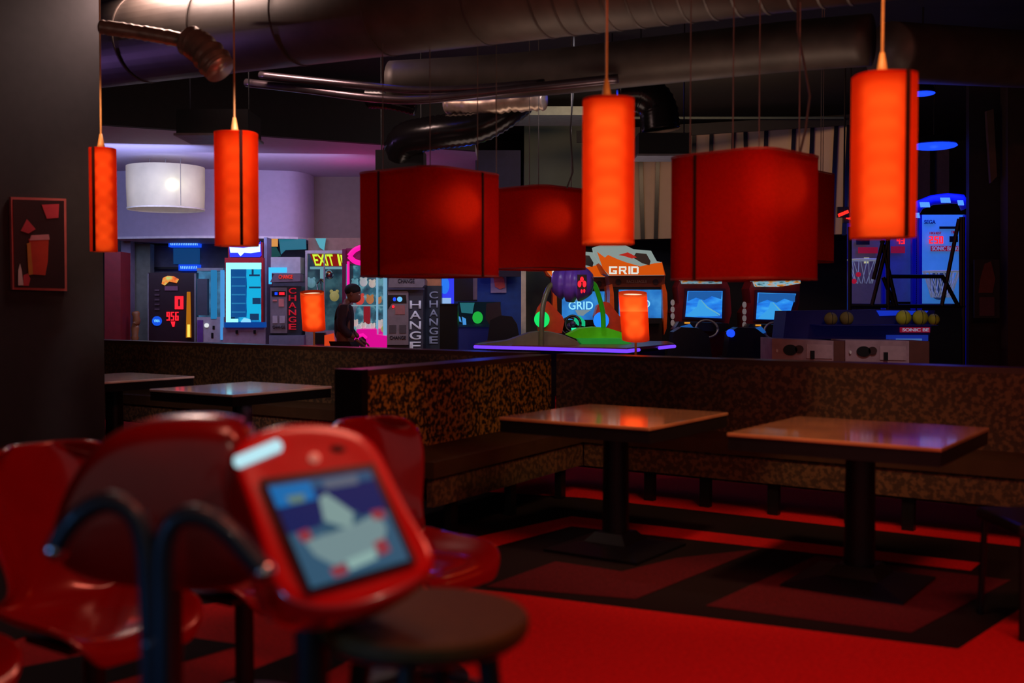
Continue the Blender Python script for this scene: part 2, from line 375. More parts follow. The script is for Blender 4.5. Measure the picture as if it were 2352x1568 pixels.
# ================================================================== BENCHES
C0 = Vector((.36, 8.42, 0))                  # where the booth divider meets the long bench back
def along(p, a, b, z, dz, th_vec, g): g.ext([(p+a).to_tuple()[:2]+(z,), (p+b).to_tuple()[:2]+(z,), (p+b+th_vec).to_tuple()[:2]+(z,), (p+a+th_vec).to_tuple()[:2]+(z,)], (0, 0, dz))
def bench(label, p, dr, l0, l1, nrm, top=.985, fab=FAB, legs=None, group=None, endcap=None, b0=None):
    """p line of the front face of the back, dr direction along, nrm toward the sitter"""
    mid = p+dr*((l0+l1)/2); t = thing('banquette_bench', label, 'bench', (mid.x, mid.y, 0), 0, group)
    b0 = l0 if b0 is None else b0; g = G(); along(p, dr*b0, dr*l1, .12, top-.16, nrm*-.18, g); g.to('backrest', fab, t)
    g = G(); along(p, dr*b0, dr*l1, top-.04, .035, nrm*-.2+Vector((0, 0, 0)), g); g.to('cap_rail', mat('bench_cap', (70, 44, 30), .35), t)
    g = G(); along(p, dr*l0, dr*l1, .38, .09, nrm*.46, g); g.to('seat', VIN, t)
    g = G(); along(p+nrm*.40, dr*(l0+.02), dr*(l1-.02), .21, .17, nrm*.04, g); g.to('apron', FABD, t)
    for s in (legs or []):
        g = G(); q = p+nrm*.38+dr*s; g.box((q.x, q.y, .105), (.07, .05, .21), rot=(0, 0, math.atan2(dr.y, dr.x))); g.to('leg', BLK, t)
    if endcap:
        for s in endcap:
            g = G(); along(p+dr*s, dr*-.03, dr*.03, .0, top, nrm*-.2, g); g.to('end_panel', BLKP, t)
    return t
N1 = -U          # long bench faces the camera side
bench('long speckled bench below the racing games, right of the booth divider', C0, -V, .48, 5.4, N1, fab=FABD, legs=[.72, 1.0, 1.42, 1.9, 2.4, 2.75, 3.8, 4.3], b0=-.02)
bench('long speckled bench at the back left, behind the two grey-sheened tables', C0, V, .3, 7.6, N1, fab=FABD, legs=[.6, 1.6, 2.6, 3.6])
D2d = Vector((math.sin(math.radians(30)), math.cos(math.radians(30)), 0)); N2 = Vector((D2d.y, -D2d.x, 0))
bench('speckled booth divider bench with black end post, running towards the camera', C0-D2d*.5, -D2d, -.38, 1.9, N2, legs=[.2, .9, 1.6], endcap=[1.93])

# ================================================================== TABLES
def table(label, c, su, sv, top=None, grp='square pedestal tables between the benches'):
    t = thing('pedestal_table', label, 'table', (c.x, c.y, 0), 0, grp)
    R = Matrix.Rotation(math.atan2(V.y, V.x), 3, 'Z')
    g = G(); g.box((c.x, c.y, .742), (sv, su, .018), R=R, bev=.004); g.to('table_top', top or WOOD, t)
    g = G(); g.box((c.x, c.y, .70), (sv-.01, su-.01, .064), R=R); g.to('edge_band', BLKP, t)
    g = G(); g.tube([(c.x, c.y, .03), (c.x, c.y, .67)], [.075, .07], 20); g.to('post', BLK, t, smooth='auto')
    g = G()
    rings = []
    for s, z in ((.29, 0), (.29, .015), (.13, .05), (.085, .10)):
        rings.append([Vector((c.x, c.y, z))+V*sx*s+U*sy*s for sx, sy in ((1, 1), (1, -1), (-1, -1), (-1, 1))])
    g.loft(rings); g.to('foot', BLK, t)
    return t
PALE = mat('laminate_grey_reflection', (205, 188, 184), .16, scale=5, var=.08, coat=.5)  # grey reflection on the left tops is put into this colour
def tc_(px, py): return FL(px, py, .75)
table('dark square table with an orange lamp reflection in its top', tc_(1415, 952), .95, .92)
table('brown square table nearest the right edge with a violet reflection', tc_(1977, 988), .95, .98)
table('grey-sheened table left of the divider with a red reflection at its right corner', tc_(556, 890), .95, .9, PALE)
table('grey-sheened table at far left, cut off by the dark wall', tc_(262, 866), .95, .9, PALE)

# ================================================================== TALL PENDANTS
SH = shade_mat('red_orange_shade', (255, 44, 6), .85, 5., .6, 1.0, (255, 122, 56))
def pendant(label, x0, y0, x1, y1, hgt, power, seam, squash=1.):
    d = F*hgt/(y1-y0); c = W((x0+x1)/2, y1, d); w = (x1-x0)*d/F; zt_, zb_ = zof(y0, d), zof(y1, d)
    t = thing('pendant_lamp', label, 'lamp', (c.x, d, zb_), 0, 'tall red pendant lamps')
    def sup(r, z, n=40):
        return [Vector((c.x+r*math.copysign(abs(math.cos(a))**.75, math.cos(a)), d+squash*r*math.copysign(abs(math.sin(a))**.75, math.sin(a)), z)) for a in [2*math.pi*k/n for k in range(n)]]
    g = G(); N = 12; g.loft([sup(w/2, zb_+(zt_-zb_)*i/N) for i in range(N+1)], caps=False); g.to('lamp_shade', SH, t, smooth=True)
    g = G(); g.loft([sup(w/2-.004, zt_-.012), sup(w/2-.004, zt_-.004)]); g.to('top_disc', mat('shade_top', (120, 14, 6), .8), t)
    g = G()
    if seam:
        xs_ = W(seam, y1, d).x; r = w/2; q = min(.999, abs((xs_-c.x)/r)); yy = d-squash*r*((1-q**(2/.75))**(.75/2))-.006
        g.box((xs_, yy, (zt_+zb_)/2), (.018, .008, zt_-zb_)); g.to('strap', mat('strap_dark', (40, 8, 4), .8, spec=.1), t)
    g = G(); g.tube([(c.x-.01, d, zt_+.04), (c.x-.006, d, 4.2)], .006, 8); cd0 = g.to('cord', BRASS, t)
    g = G(); g.lathe((c.x-.01, d, zt_), [(.03, 0), (.022, .03), (.01, .1)], 12); g.to('cord_grip', BRASS, cd0, smooth=True)
    for f in (.08, .22, .36, .5, .64, .78, .92):
        o = light('POINT', (0, 0, 0), power*.2*(.8 if f == .5 else 1), (255, 190, 130), w*.4, name='bulb'); o.parent = t; o.location = (0, 0, (zt_-zb_)*f)
    return t
pendant('narrow red hanging lamp at far left, beside the dark wall', 210, 341, 267, 578, .72, .8, 228)
pendant('tall red hanging lamp left of the middle, in front of the pale bulkhead', 497, 306, 592, 565, .72, 1.1, 567)
pendant('tall bright red hanging lamp right of centre, without a visible seam', 1338, 229, 1455, 561, .72, 2.0, None)
pendant('largest tall red hanging lamp at right with a dark vertical seam', 1958, 174, 2096, 547, .72, 2.0, 2057)

# ================================================================== BOX PENDANTS
SB = shade_mat('deep_red_shade', (172, 16, 11), .5, 60., .5, 1.0, (235, 60, 30))
def boxlamp(label, xl, xr, y0, y1, d, ang, bulb, power, cords, straps, ztop=4.2):
    c = W((xl+xr)/2, y1, d); tot = (xr-xl)*d/F; a = math.radians(ang); s = tot/(abs(math.cos(a))+abs(math.sin(a)))*1.08
    zt_, zb_ = zof(y0, d-.3), zof(y1, d-.3)
    t = thing('box_pendant_lamp', label, 'lamp', (c.x, d, zb_), 0, 'large box-shaped red pendant lamps')
    def rr(z, half=s/2, rad=.15):
        P = []
        for k, (sx, sy) in enumerate(((1, 1), (-1, 1), (-1, -1), (1, -1))):
            for j in range(6):
                th = math.pi/2*k+math.pi/2*j/5; x = sx*(half-rad)+rad*math.cos(th); y = sy*(half-rad)+rad*math.sin(th)
                P.append(Vector((c.x+x*math.cos(a)-y*math.sin(a), d+x*math.sin(a)+y*math.cos(a), z)))
        return P
    g = G(); g.loft([rr(zb_+(zt_-zb_)*i/6) for i in range(7)], caps=False); g.to('lamp_shade', SB, t, smooth=True)
    for i, zz in enumerate((zt_, zb_)):
        g = G(); P = rr(zz, s/2+.002); P2 = rr(zz+.012, s/2+.002); g.loft([P, P2], caps=False); g.to('rim', mat('rim_red', (120, 8, 8), .7), t)
    g = G(); P = rr(zt_-.03, s/2-.006); P2 = rr(zt_-.024, s/2-.006); g.loft([P, P2]); g.to('light_block_lid', mat('rim_red', (120, 8, 8), .7), t)  # lid added inside to block light falling through the open top
    for fx in straps:
        x = W(fx, 500, d-.3).x
        # strap sits on the front face facing the camera
        best = None; P = rr(zb_, s/2+.004)
        n = len(P)
        for k in range(n):
            p, q = P[k], P[(k+1) % n]
            if (p.x-x)*(q.x-x) <= 0 and abs(p.x-q.x) > 1e-6:
                u = (x-p.x)/(q.x-p.x); yy = p.y+(q.y-p.y)*u
                if best is None or yy < best[0]: best = (yy, math.atan2(q.y-p.y, q.x-p.x))
        if best:
            g = G(); g.box((x, best[0]-.004, (zt_+zb_)/2), (.016, .006, zt_-zb_), rot=(0, 0, best[1])); g.to('strap', mat('strap_dark', (40, 8, 4), .8, spec=.1), t)
    for fx in cords:
        p = W(fx, 400, d)
        g = G(); g.tube([(p.x, d, zt_), (p.x, d, ztop)], .0035, 6); g.to('wire', mat('steel_wire', (120, 110, 100), .4, .5), t)
    g = G(); g.tube([(c.x+s*.5*math.cos(a)*.9-.0, d+s*.45*math.sin(a), zt_-.01), (c.x, d, zt_-.015), (c.x-s*.45*math.cos(a), d-s*.45*math.sin(a), zt_-.01)], .006, 6); g.to('spreader_bar', BLK, t)
    bp = W(bulb[0], bulb[1], d-.05)
    o = light('POINT', (0, 0, 0), power, (255, 170, 120), .16, name='bulb'); o.parent = t; o.location = (bp.x-c.x, 0, bp.z-zb_)
    return t
boxlamp('large box-shaped red hanging lamp left of centre, over the change machines', 823, 1152, 391, 634, 7.6, 52, (1055, 475), 1.15, [880, 988, 1097, 1140], [867, 1108], 3.17)
boxlamp('smallest visible red box lamp, half behind the bright centre-right lamp', 1120, 1352, 430, 617, 9.6, 48, (1272, 500), 1.0, [1216, 1237, 1312], [])
boxlamp('largest red box lamp at right, above the two racing games', 1531, 1886, 349, 641, 6.3, 46, (1800, 430), .72, [1585, 1683, 1743, 1835], [1604], 3.17)
boxlamp('dim red box lamp hidden behind the largest box lamp', 1690, 1922, 394, 600, 9.2, 48, (1800, 500), .15, [1885, 1890], [])
# loose cable loops hanging beside the lamps
for lab, P in (('dark cable bundle hanging down to the small red box lamp', [(1318, 190, 9.3), (1310, 300, 9.3), (1316, 395, 9.3), (1302, 432, 9.3)]), ('thin grey cable looping to the largest red box lamp', [(1832, 70, 6.2), (1848, 150, 6.2), (1860, 220, 6.2), (1850, 300, 6.2), (1836, 356, 6.2)])):
    pts = [W(*p) for p in P]; pts.insert(0, Vector((pts[0].x, pts[0].y, 4.2)))
    tag(recenter(G().tube(pts, .007, 8).to('hanging_cable', mat('cable_grey', (70, 66, 62), .5))), lab, 'cable')

# ================================================================== STANDING LAMPS beyond the long bench
def stand_lamp(label, x0, y0, x1, y1, d, lean, power):
    b0 = base((x0+x1)/2, d); w = (x1-x0)*d/F; z0, z1 = zof(y1, d), zof(y0, d)
    t = thing('standing_lamp', label, 'lamp', (b0.x, d, 0), 0, 'small red lamps on slim stands')
    cx = b0.x
    def cen(z): return Vector((cx-lean*(z-z0), d-.10*(z-z0), z))
    tilt = Matrix.Rotation(math.radians(10), 3, 'X')
    rings = []
    for i in range(9):
        f = i/8; cc = cen(z0+(z1-z0)*f); r = w/2*(1-.03*(1-f))
        rings.append([cc+tilt@Vector((r*math.cos(2*math.pi*k/32), r*math.sin(2*math.pi*k/32), 0)) for k in range(32)])
    G().loft(rings, caps=False).to('lamp_shade', shade_mat('orange_shade', (255, 66, 22), .85, 5., .5, 1.0, (255, 120, 60)), t, smooth=True)
    ins = [[cen(z1-.03)+tilt@Vector((r*math.cos(2*math.pi*k/32), r*math.sin(2*math.pi*k/32), 0)) for k in range(32)] for r in (w/2*.93, w/2*.02)]
    G().loft(ins, caps=False).to('diffuser', E('lamp_diffuser', (255, 235, 200), 1.0), t)
    G().tube([(cx, d, .02), (cx, d, z0+.05)], .012, 10).to('stem', BRASS, t)
    G().lathe((cx, d, 0), [(.15, 0), (.15, .015), (.03, .035), (.012, .06)], 24).to('foot', BLK, t, smooth='auto')
    for f in (.2, .5, .8):
        cc = cen(z0+(z1-z0)*f); o = light('POINT', (0, 0, 0), power*.5, (255, 190, 130), .1, name='bulb'); o.parent = t; o.location = (cc.x-b0.x, cc.y-d, cc.z)
stand_lamp('small glowing red lamp standing by the walking person', 694, 670, 748, 757, 13.0, .03, 1.5)
stand_lamp('small glowing red lamp with open bright top, in front of the orange racing games', 1428, 672, 1493, 780, 10.2, .08, 1.5)
# drum lamp
d = 15.4; c = W(381, 430, d); t = thing('drum_pendant_lamp', 'wide cream drum lamp hanging before the pale curved bulkhead', 'lamp', (c.x, d, zof(482, d)))
r = (468-295)/2*d/F; z0, z1 = zof(479, d), zof(384, d)
G().lathe((c.x, d, 0), [(r*.98, z0), (r, z0+(z1-z0)*.5), (r, z1)], 48, caps=False).to('lamp_shade', shade_mat('cream_shade', (240, 228, 190), .6, 2.), t, smooth=True)
G().lathe((c.x, d, 0), [(r*.99, z0-.02), (r*1.0, z0)], 48, caps=False).to('rim', mat('cream_rim', (190, 180, 160), .6), t)
G().box((W(413, 430, d-r).x, d-r*.93, (z0+z1)/2), (.008, .01, z1-z0)).to('seam', mat('seam_tan', (120, 110, 90), .7), t)
for px in (344, 380, 414): G().tube([W(px, 384, d), W(px+1, 335, d)], .006, 6).to('wire', GREY, t)
o = light('POINT', (0, 0, 0), 1.6, (225, 240, 225), .1, name='bulb'); o.parent = t; o.location = (.2, -.35, (z1-z0)*.55)
light('POINT', (c.x, d-1.0, z0-.3), 2.5, (225, 225, 215), .2)

# ================================================================== DUCTS AND PIPES
DUCT = mat('dark_galvanised_duct', (86, 76, 70), .52, .4, scale=4, var=.25)
FOIL = mat('foil_duct', (190, 165, 145), .35, .6, scale=14, var=.2, bump=.6)
BFOIL = mat('black_flex_duct', (34, 30, 32), .22, .5, scale=20, bump=.3)
PIPE = mat('steel_pipe', (120, 104, 112), .3, .8)
def rib_tube(pts, r, n, m, name, parent=None, amp=.06, seg=20):
    P = [Vector(p) for p in pts]; L = [0]
    for a, b in zip(P, P[1:]): L.append(L[-1]+(b-a).length)
    Q = []; R = []
    for i in range(n+1):
        s = L[-1]*i/n
        k = max(j for j in range(len(L)) if L[j] <= s+1e-9); k = min(k, len(P)-2)
        f = (s-L[k])/(L[k+1]-L[k]); p0 = P[max(k-1, 0)]; p1 = P[k]; p2 = P[k+1]; p3 = P[min(k+2, len(P)-1)]
        rj = random.uniform(-.5, 1) if name == 'foil_duct' else 0; Q.append(.5*((2*p1)+(p2-p0)*f+(2*p0-5*p1+4*p2-p3)*f*f+(3*p1-p0-3*p2+p3)*f**3)); R.append(r*(1+(amp if i % 2 else 0)+amp*rj))
    return G().tube(Q, R, seg).to(name, m, parent, smooth=True)
# main spiral duct
rad = .34
pa = W(2000, 2, 6.2); pb_ = W(150, 208, 9.4); pa.z += rad; pb_.z += rad
dirv = (pb_-pa).normalized()
t = thing('spiral_duct', 'biggest round metal duct crossing the top of the room', 'duct', tuple((pa+pb_)/2))
G().tube([pa+dirv*(-.2), pb_], rad, 40).to('pipe', DUCT, t, smooth=True)
L = (pb_-pa).length
for i in range(int(L/.16)):
    p = pa+dirv*(.1+i*.16)
    if i % 5 == 0 or i < 13: G().tube([p, p+dirv*.014], rad+.006, 40).to('seam_ring', DUCT, t, smooth='auto')
def duct(label, pts, r, m=DUCT, n=2, amp=0, name='air_duct'):
    t = rib_tube([W(*p) for p in pts], r, max(n, len(pts)*6), m, name, amp=amp, seg=28); return tag(recenter(t), label, 'duct')
duct('second round duct below the main one, running right behind the box lamps', [(900, 190, 9.2), (1200, 172, 8.9), (1500, 140, 8.4), (1800, 108, 8.0), (2000, 92, 7.7)], .18)
duct('dim wide duct at the upper right behind the largest tall lamp', [(2040, 120, 8.8), (2200, 128, 9.2), (2420, 140, 9.6)], .24)
duct('slim upper steel pipe with violet sheen below the main duct', [(598, 172, 9.4), (830, 196, 9.0), (1000, 207, 8.8), (1250, 190, 8.5)], .03, PIPE, name='steel_pipe')
duct('long slim steel pipe with violet sheen that ends at left of centre', [(566, 190, 9.6), (700, 205, 9.3), (850, 224, 9.0), (980, 228, 8.8), (1200, 203, 8.5), (1420, 180, 8.3)], .035, PIPE, name='steel_pipe')
duct('crumpled foil duct elbow hanging at upper left', [(432, 92, 7.2), (468, 116, 7.15), (506, 160, 7.1)], .095, FOIL, 22, .12, 'foil_duct')
duct('thin foil duct running out to the upper left corner', [(232, 62, 7.3), (340, 78, 7.25), (436, 96, 7.2)], .045, FOIL, 26, .1, 'foil_duct')
duct('black flexible duct drooping behind the left box lamp', [(1195, 228, 10.2), (1150, 262, 10.1), (1090, 292, 10.1), (1000, 305, 10.2), (930, 322, 10.4), (915, 372, 10.6)], .15, BFOIL, 60, .07, 'flexible_duct')
duct('short foil duct joint above the left box lamp', [(850, 222, 9.4), (900, 226, 9.3), (958, 240, 9.3)], .09, BFOIL, 26, .12, 'flexible_duct')
duct('pale crumpled duct piece in the middle under the pipes', [(1030, 238, 10.2), (1110, 240, 10.0), (1180, 232, 9.9), (1252, 230, 9.8)], .085, FOIL, 30, .12, 'foil_duct')
duct('black flexible duct curving down into a vent right of the centre lamp', [(1420, 215, 10.6), (1475, 215, 10.6), (1510, 245, 10.6), (1518, 300, 10.6)], .18, BFOIL, 34, .06, 'flexible_duct')
def vent(label, x0, y0, x1, y1, d):
    b = W((x0+x1)/2, y1, d); t = thing('vent_box', label, 'air vent', tuple(b))
    w = (x1-x0)*d/F; zt_, zb_ = zof(y0, d), zof(y1, d)
    G().box((b.x, d, (zt_+zb_)/2), (w, w*.8, zt_-zb_)).to('housing', BLKP, t)
    G().box((b.x, d, zb_-.01), (w*1.06, w*.85, .02)).to('grille', GREY, t)
    for sx in (-.42, .42): G().tube([(b.x+sx*w, d, zt_), (b.x+sx*w, d, 4.2)], .006, 6).to('hanger_rod', BLK, t)
vent('black square vent box above the tall lamp at left', 425, 262, 585, 316, 9.5)
vent('small black vent box above the left box lamp', 868, 350, 976, 396, 10.6)
vent('black vent box right of the centre lamp, before the slatted cream band', 1462, 312, 1580, 360, 10.6)
for lab, x, y, d, w in (('small blue ceiling spot above the centre lamp', 1406, 189, 11.5, .3), ('round blue ceiling spot right of the largest tall lamp', 2118, 215, 10.5, .24), ('wide blue ceiling light above the basketball game', 2145, 335, 12.2, .5), ('blue ceiling light at the very top edge, left of centre', 840, 4, 9.0, .2)):
    p = W(x, y, d); t = thing('ceiling_spotlight', lab, 'light', tuple(p), 0, 'blue ceiling lights')
    G().lathe(p, [(w*.45, 0), (w*.5, .02), (w*.4, .09), (.03, .12)], 24).to('housing', BLKP, t, smooth='auto')
    G().sph(p, w/2, 1, 1, .16).to('lens', BLU_E, t, smooth=True)
    G().tube([(p.x, p.y, p.z+.1), (p.x, p.y, 4.2)], .008, 6).to('rod', BLK, t)
    o = light('POINT', (0, 0, 0), .8, (40, 70, 255), .05, name='bulb'); o.parent = t; o.location = (0, 0, -.12)

# ================================================================== POSTERS AND SIGNS
t0 = W(25, 452, 6.45)
we0 = we; 
def onwall(px, py, off=.01):     # hit the near-left wall plane
    p = W(px, py, 1.0)-Vector((0, 0, H)); o_ = Vector((0, 0, H)); nn = Vector((-V.x, -V.y, 0)); p0 = Vector((we.x, we.y, 0))+nn*off
    k = (p0-o_).dot(nn)/p.dot(nn); return o_+p*k
def wpoly(pts, off, th=.004): 
    P = [onwall(x, y, off) for x, y in pts]; return G().ext(P, (V.x*-th*-1, V.y*th, 0))
pc = onwall(88, 668); t = thing('framed_poster', 'dim framed drink poster on the dark wall at far left', 'poster', tuple(pc))
wpoly([(25, 452), (152, 456), (154, 668), (29, 665)], .03, .025).to('frame', mat('poster_frame', (170, 84, 84), .5), t)
wpoly([(30, 458), (147, 461), (149, 662), (34, 660)], .034).to('print', mat('poster_print', (34, 12, 18), .5), t)
wpoly([(66, 548), (112, 548), (110, 600), (104, 632), (76, 630)], .038).to('drink', mat('poster_drink', (170, 50, 34), .5), t)
wpoly([(72, 540), (112, 538), (114, 550), (68, 552)], .040).to('foam', mat('poster_foam', (180, 120, 130), .5), t)
wpoly([(48, 530), (62, 503), (82, 526), (66, 536)], .038).to('fruit', mat('poster_pink', (170, 50, 64), .5), t)
wpoly([(96, 470), (136, 468), (134, 500), (108, 502)], .038).to('fruit', mat('poster_pink', (170, 50, 64), .5), t)
wpoly([(42, 655), (42, 620), (46, 605), (50, 620), (54, 655)], .040).to('bottle', mat('poster_white', (190, 180, 180), .5), t)
wpoly([(54, 656), (54, 632), (64, 628), (70, 640), (66, 656)], .038).to('fruit', mat('poster_pink', (170, 50, 64), .5), t)
wpoly([(66, 632), (62, 560), (70, 556), (76, 630)], .039).to('straw', mat('poster_amber', (170, 110, 40), .5), t)
t = thing('wall_poster', 'small orange-and-white poster on the blue wall', 'poster', tuple(W(1144, 672, 15.85)))
G().pb(1127, 618, 1163, 672, 15.86, .02).to('print', mat('poster_lilac', (150, 140, 190), .5), t); G().pp([(1133, 636), (1145, 628), (1158, 640), (1160, 660), (1148, 664), (1137, 658)], 15.84, .01).to('motif', mat('poster_coral', (220, 90, 80), .5), t)
d = 11.5; t = thing('wall_poster', 'dark reddish figure poster on the right-hand wall', 'poster', tuple(W(2267, 728, d)))
G().pb(2238, 596, 2296, 730, d+.1, .02).to('print', mat('poster_dark', (40, 26, 26), .6), t); G().pp([(2252, 640), (2262, 606), (2276, 600), (2286, 640), (2280, 672), (2248, 672)], d+.09, .01).to('figure', mat('poster_rust', (110, 48, 36), .6), t); G().pb(2250, 682, 2284, 725, d+.09, .01).to('caption', mat('poster_wine', (90, 50, 56), .6), t)
tag(recenter(G().pp([(2266, 255), (2282, 250), (2290, 405), (2276, 420)], 11.7, .05).to('wall_light_strip', mat('tan_strip', (96, 70, 52), .6))), 'narrow tan upright strip high on the right-hand wall', 'wall strip')

for lab, q in (('upper blue light bar of slots on the far left wall', (388, 552, 455, 567)), ('lower blue light bar above the boxing game', (411, 607, 454, 621))):
    x0, y0, x1, y1 = q; d = 18.02; t = thing('light_bar', lab, 'light', tuple(W((x0+x1)/2, y1, d)), 0, 'blue light bars')
    G().pb(x0-1, y0, x1+1, y1, d, .18).to('housing', E('blue_housing', (16, 70, 230), 1.1), t)
    g = G(); n = int((x1-x0)/4)
    for i in range(n): g.pp([(x0+3+i*4, y0+4), (x0+4.6+i*4, y0+4), (x0+5.6+i*4, y1-4), (x0+4+i*4, y1-4)], d-.01, .01)
    g.to('slots', E('ice_led', (130, 200, 255), 1.2), t)
    G().pb(x0-60 if y0 < 600 else x0-66, (y0+y1)/2-1, x0, (y0+y1)/2+4, d+.02, .05).to('arm', BLKP, t)
t = thing('hanging_banner', 'deep blue banner between the two blue light bars', 'banner', tuple(W(428, 604, 18.1)))
G().pb(398, 570, 455, 606, 18.1, .1).to('panel', E('blue_banner', (20, 70, 130), .7), t)
t = thing('wall_sign', 'teal wall poster between the claw machine and the exit-lettered cabinet', 'sign', tuple(W(665, 580, 17.0)))
G().pp([(640, 547), (702, 549), (703, 572), (655, 574), (645, 584)], 16.9, .03).to('panel', E('teal_poster', (40, 115, 140), .8), t)
G().pp([(724, 547), (748, 547), (744, 575), (734, 568)], 16.9, .03).to('ribbon', E('aqua_ribbon', (90, 180, 200), .8), t)
t = thing('wall_sign', 'small amber sign over a dark green panel beside the claw machine', 'sign', tuple(W(624, 592, 16.9)))
G().pb(610, 545, 637, 566, 16.8, .04).to('amber_panel', E('amber_sign', (225, 150, 70), .9), t); G().pp([(612, 567), (634, 567), (645, 588), (615, 592)], 16.85, .03).to('green_panel', E('bottle_green', (14, 70, 70), .8), t)
d = 14.9; t = thing('wall_display', 'blue lit poster case beside the black monitor', 'display', tuple(W(1028, 702, d)))
G().pb(1013, 632, 1042, 700, d, .08).to('case', E('blue_case', (50, 60, 240), 1.0), t); G().pe(1021, 655, 11, 20, d-.01, .01).to('disc', E('azure', (40, 120, 240), 1.), t); G().pb(1016, 684, 1036, 697, d-.01, .01).to('caption', E('pale_blue', (150, 190, 240), .9), t)
t = thing('monitor', 'black monitor hung behind the left box lamp', 'monitor', tuple(W(1064, 692, 14.8)))
G().pb(1043, 628, 1086, 690, 14.8, .06).to('housing', BLKP, t); G().pb(1045, 688, 1096, 692, 14.75, .04).to('shelf', BLK, t); G().pb(1086, 632, 1096, 688, 14.85, .04).to('side_trim', mat('mauve_trim', (130, 110, 130), .5), t)

# ================================================================== BOXING GAME
d = 16.0
t = thing('boxing_game', 'black score cabinet with red numbers 0 and 956', 'arcade machine', tuple(base(395, d)))
G().pb(340, 626, 448, 1000, d+.02, .7).to('cabinet', mat('aubergine_cabinet', (36, 16, 26), .4), t)
G().pb(446, 628, 450, 990, d, .05).to('edge_trim', GREY, t); G().pb(339, 628, 341, 990, d, .05).to('edge_trim', GREY, t)
digits('score_digit', '0', 398, 680, 424, 710, d, RED_E, t, .32)
digits('score_digits', '956', 381, 716, 411, 736, d, RED_E, t, .3)
G().pp([(392, 738), (402, 738), (400, 750), (396, 750)], d, .01).to('arrow_light', RED_E, t)
G().pe(360, 737, 11, 11, d, .02).to('round_badge', E('badge_blue', (20, 80, 225), 1.), t)
text('badge_text', 'VMA', 353, 733, 367, 740, d-.01, E('badge_ink', (110, 200, 255), 1), t)
G().pp([(371, 652), (374, 638), (385, 633), (398, 634), (410, 641), (405, 650), (388, 646), (378, 655)], d-.01, .02).to('logo', glow_art('logo_fire', [(200, 40, 10), (240, 130, 30), (170, 220, 120)], 9., 1.0), t)
G().pb(378, 657, 408, 667, d, .01).to('plate', mat('mauve_plate', (110, 70, 96), .5), t)
g = G()
for i in range(5): g.pb(355, 664+i*11, 366, 668+i*11, d, .005)
g.to('small_print', mat('dim_print', (70, 50, 62), .5), t)
G().pp([(429, 670), (436, 670), (438, 775), (427, 775)], d-.02, .03).to('light_column', E('amber_tube', (200, 120, 20), .7), t)
G().pb(430, 745, 436, 774, d-.03, .01).to('column_core', E('yellow_tube', (250, 220, 90), 1.1), t)
t = thing('carved_post', 'brown twisted post at the left of the black score cabinet', 'post', tuple(base(312, 15.7)))
rib_tube([W(311, 715, 15.7), W(314, 740, 15.7), W(310, 770, 15.7), W(312, 1000, 15.7)], .045, 40, mat('bronze_post', (120, 74, 36), .5), 'shaft', t, .3, 10)

# ================================================================== CLAW MACHINES
def plush(label, x, y, r, d, rgb, name='plush_toy', grp='prizes in the claw machines'):
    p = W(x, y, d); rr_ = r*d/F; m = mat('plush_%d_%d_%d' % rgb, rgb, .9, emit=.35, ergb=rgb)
    return p, rr_, m
def toy(label, x, y, r, d, rgb, grp):
    p, q, m = plush(label, x, y, r, d, rgb)
    g = G(); g.sph(p, q, 1, .8, 1.1, 14); g.sph(p+Vector((-.6*q, 0, q*1.0)), q*.38, seg=10); g.sph(p+Vector((.6*q, 0, q*1.0)), q*.38, seg=10)
    o = g.to('plush_toy', m, None, smooth=True); recenter(o); tag(o, label, 'toy', grp)
# (a) pale blue cabinet at left
d = 15.9; t = thing('prize_cabinet', 'pale blue-lit prize cabinet right of the black score cabinet', 'arcade machine', tuple(base(482, d)))
G().pb(453, 617, 512, 730, d+.3, .3).to('back_panel', glow_art('ice_interior', [(40, 60, 80), (60, 110, 150), (70, 150, 200)], 5., .8), t)
G().pb(452, 615, 513, 622, d, .6).to('header', GREY, t); G().pb(452, 728, 515, 1000, d, .6).to('base', LGREY, t)
G().pb(506, 620, 513, 780, d-.02, .06).to('light_strip', E('sky_strip', (70, 150, 225), .9), t); G().pb(484, 620, 497, 732, d-.01, .03).to('glass_edge', E('azure_glass', (40, 130, 190), .8), t)
G().pb(453, 640, 476, 724, d-.01, .1).to('dark_figure', mat('slate_figure', (60, 66, 80), .5), t)
G().pb(453, 735, 466, 790, d-.02, .02).to('purple_panel', mat('purple_panel', (90, 50, 130), .5), t)
G().pe(474, 747, 5, 5, d-.02, .02).to('coin_dial', WHT_E, t); G().pb(488, 748, 493, 756, d-.01, .02).to('coin_slot', BLKP, t); G().pb(485, 764, 490, 776, d-.01, .02).to('coin_slot', BLKP, t)
# (b) red claw machine with cyan neon window
d = 15.6; t = thing('claw_machine', 'red claw machine with glowing cyan window frame and lit white sign', 'arcade machine', tuple(base(562, d)))
G().pb(516, 592, 605, 604, d, .7).to('red_band', mat('claw_red', (150, 16, 30), .35), t)
G().pb(524, 556, 602, 592, d+.02, .6).to('header', mat('claw_red', (150, 16, 30), .35), t)
G().pp([(526, 566), (531, 562), (592, 562), (598, 554), (600, 586), (596, 590), (528, 590)], d, .04).to('sign_halo', E('halo_blue', (40, 50, 255), 1.3), t)
G().pp([(527, 567), (560, 569), (592, 563), (597, 560), (597, 578), (575, 581), (560, 580), (552, 588), (546, 580), (529, 580)], d-.02, .03).to('sign_letters', E('sign_white', (200, 245, 255), 1.6), t)
G().pb(517, 604, 521, 752, d, .6).to('side_frame', mat('claw_red', (150, 16, 30), .35), t); G().pb(600, 604, 605, 752, d, .6).to('side_frame', mat('claw_red', (150, 16, 30), .35), t)
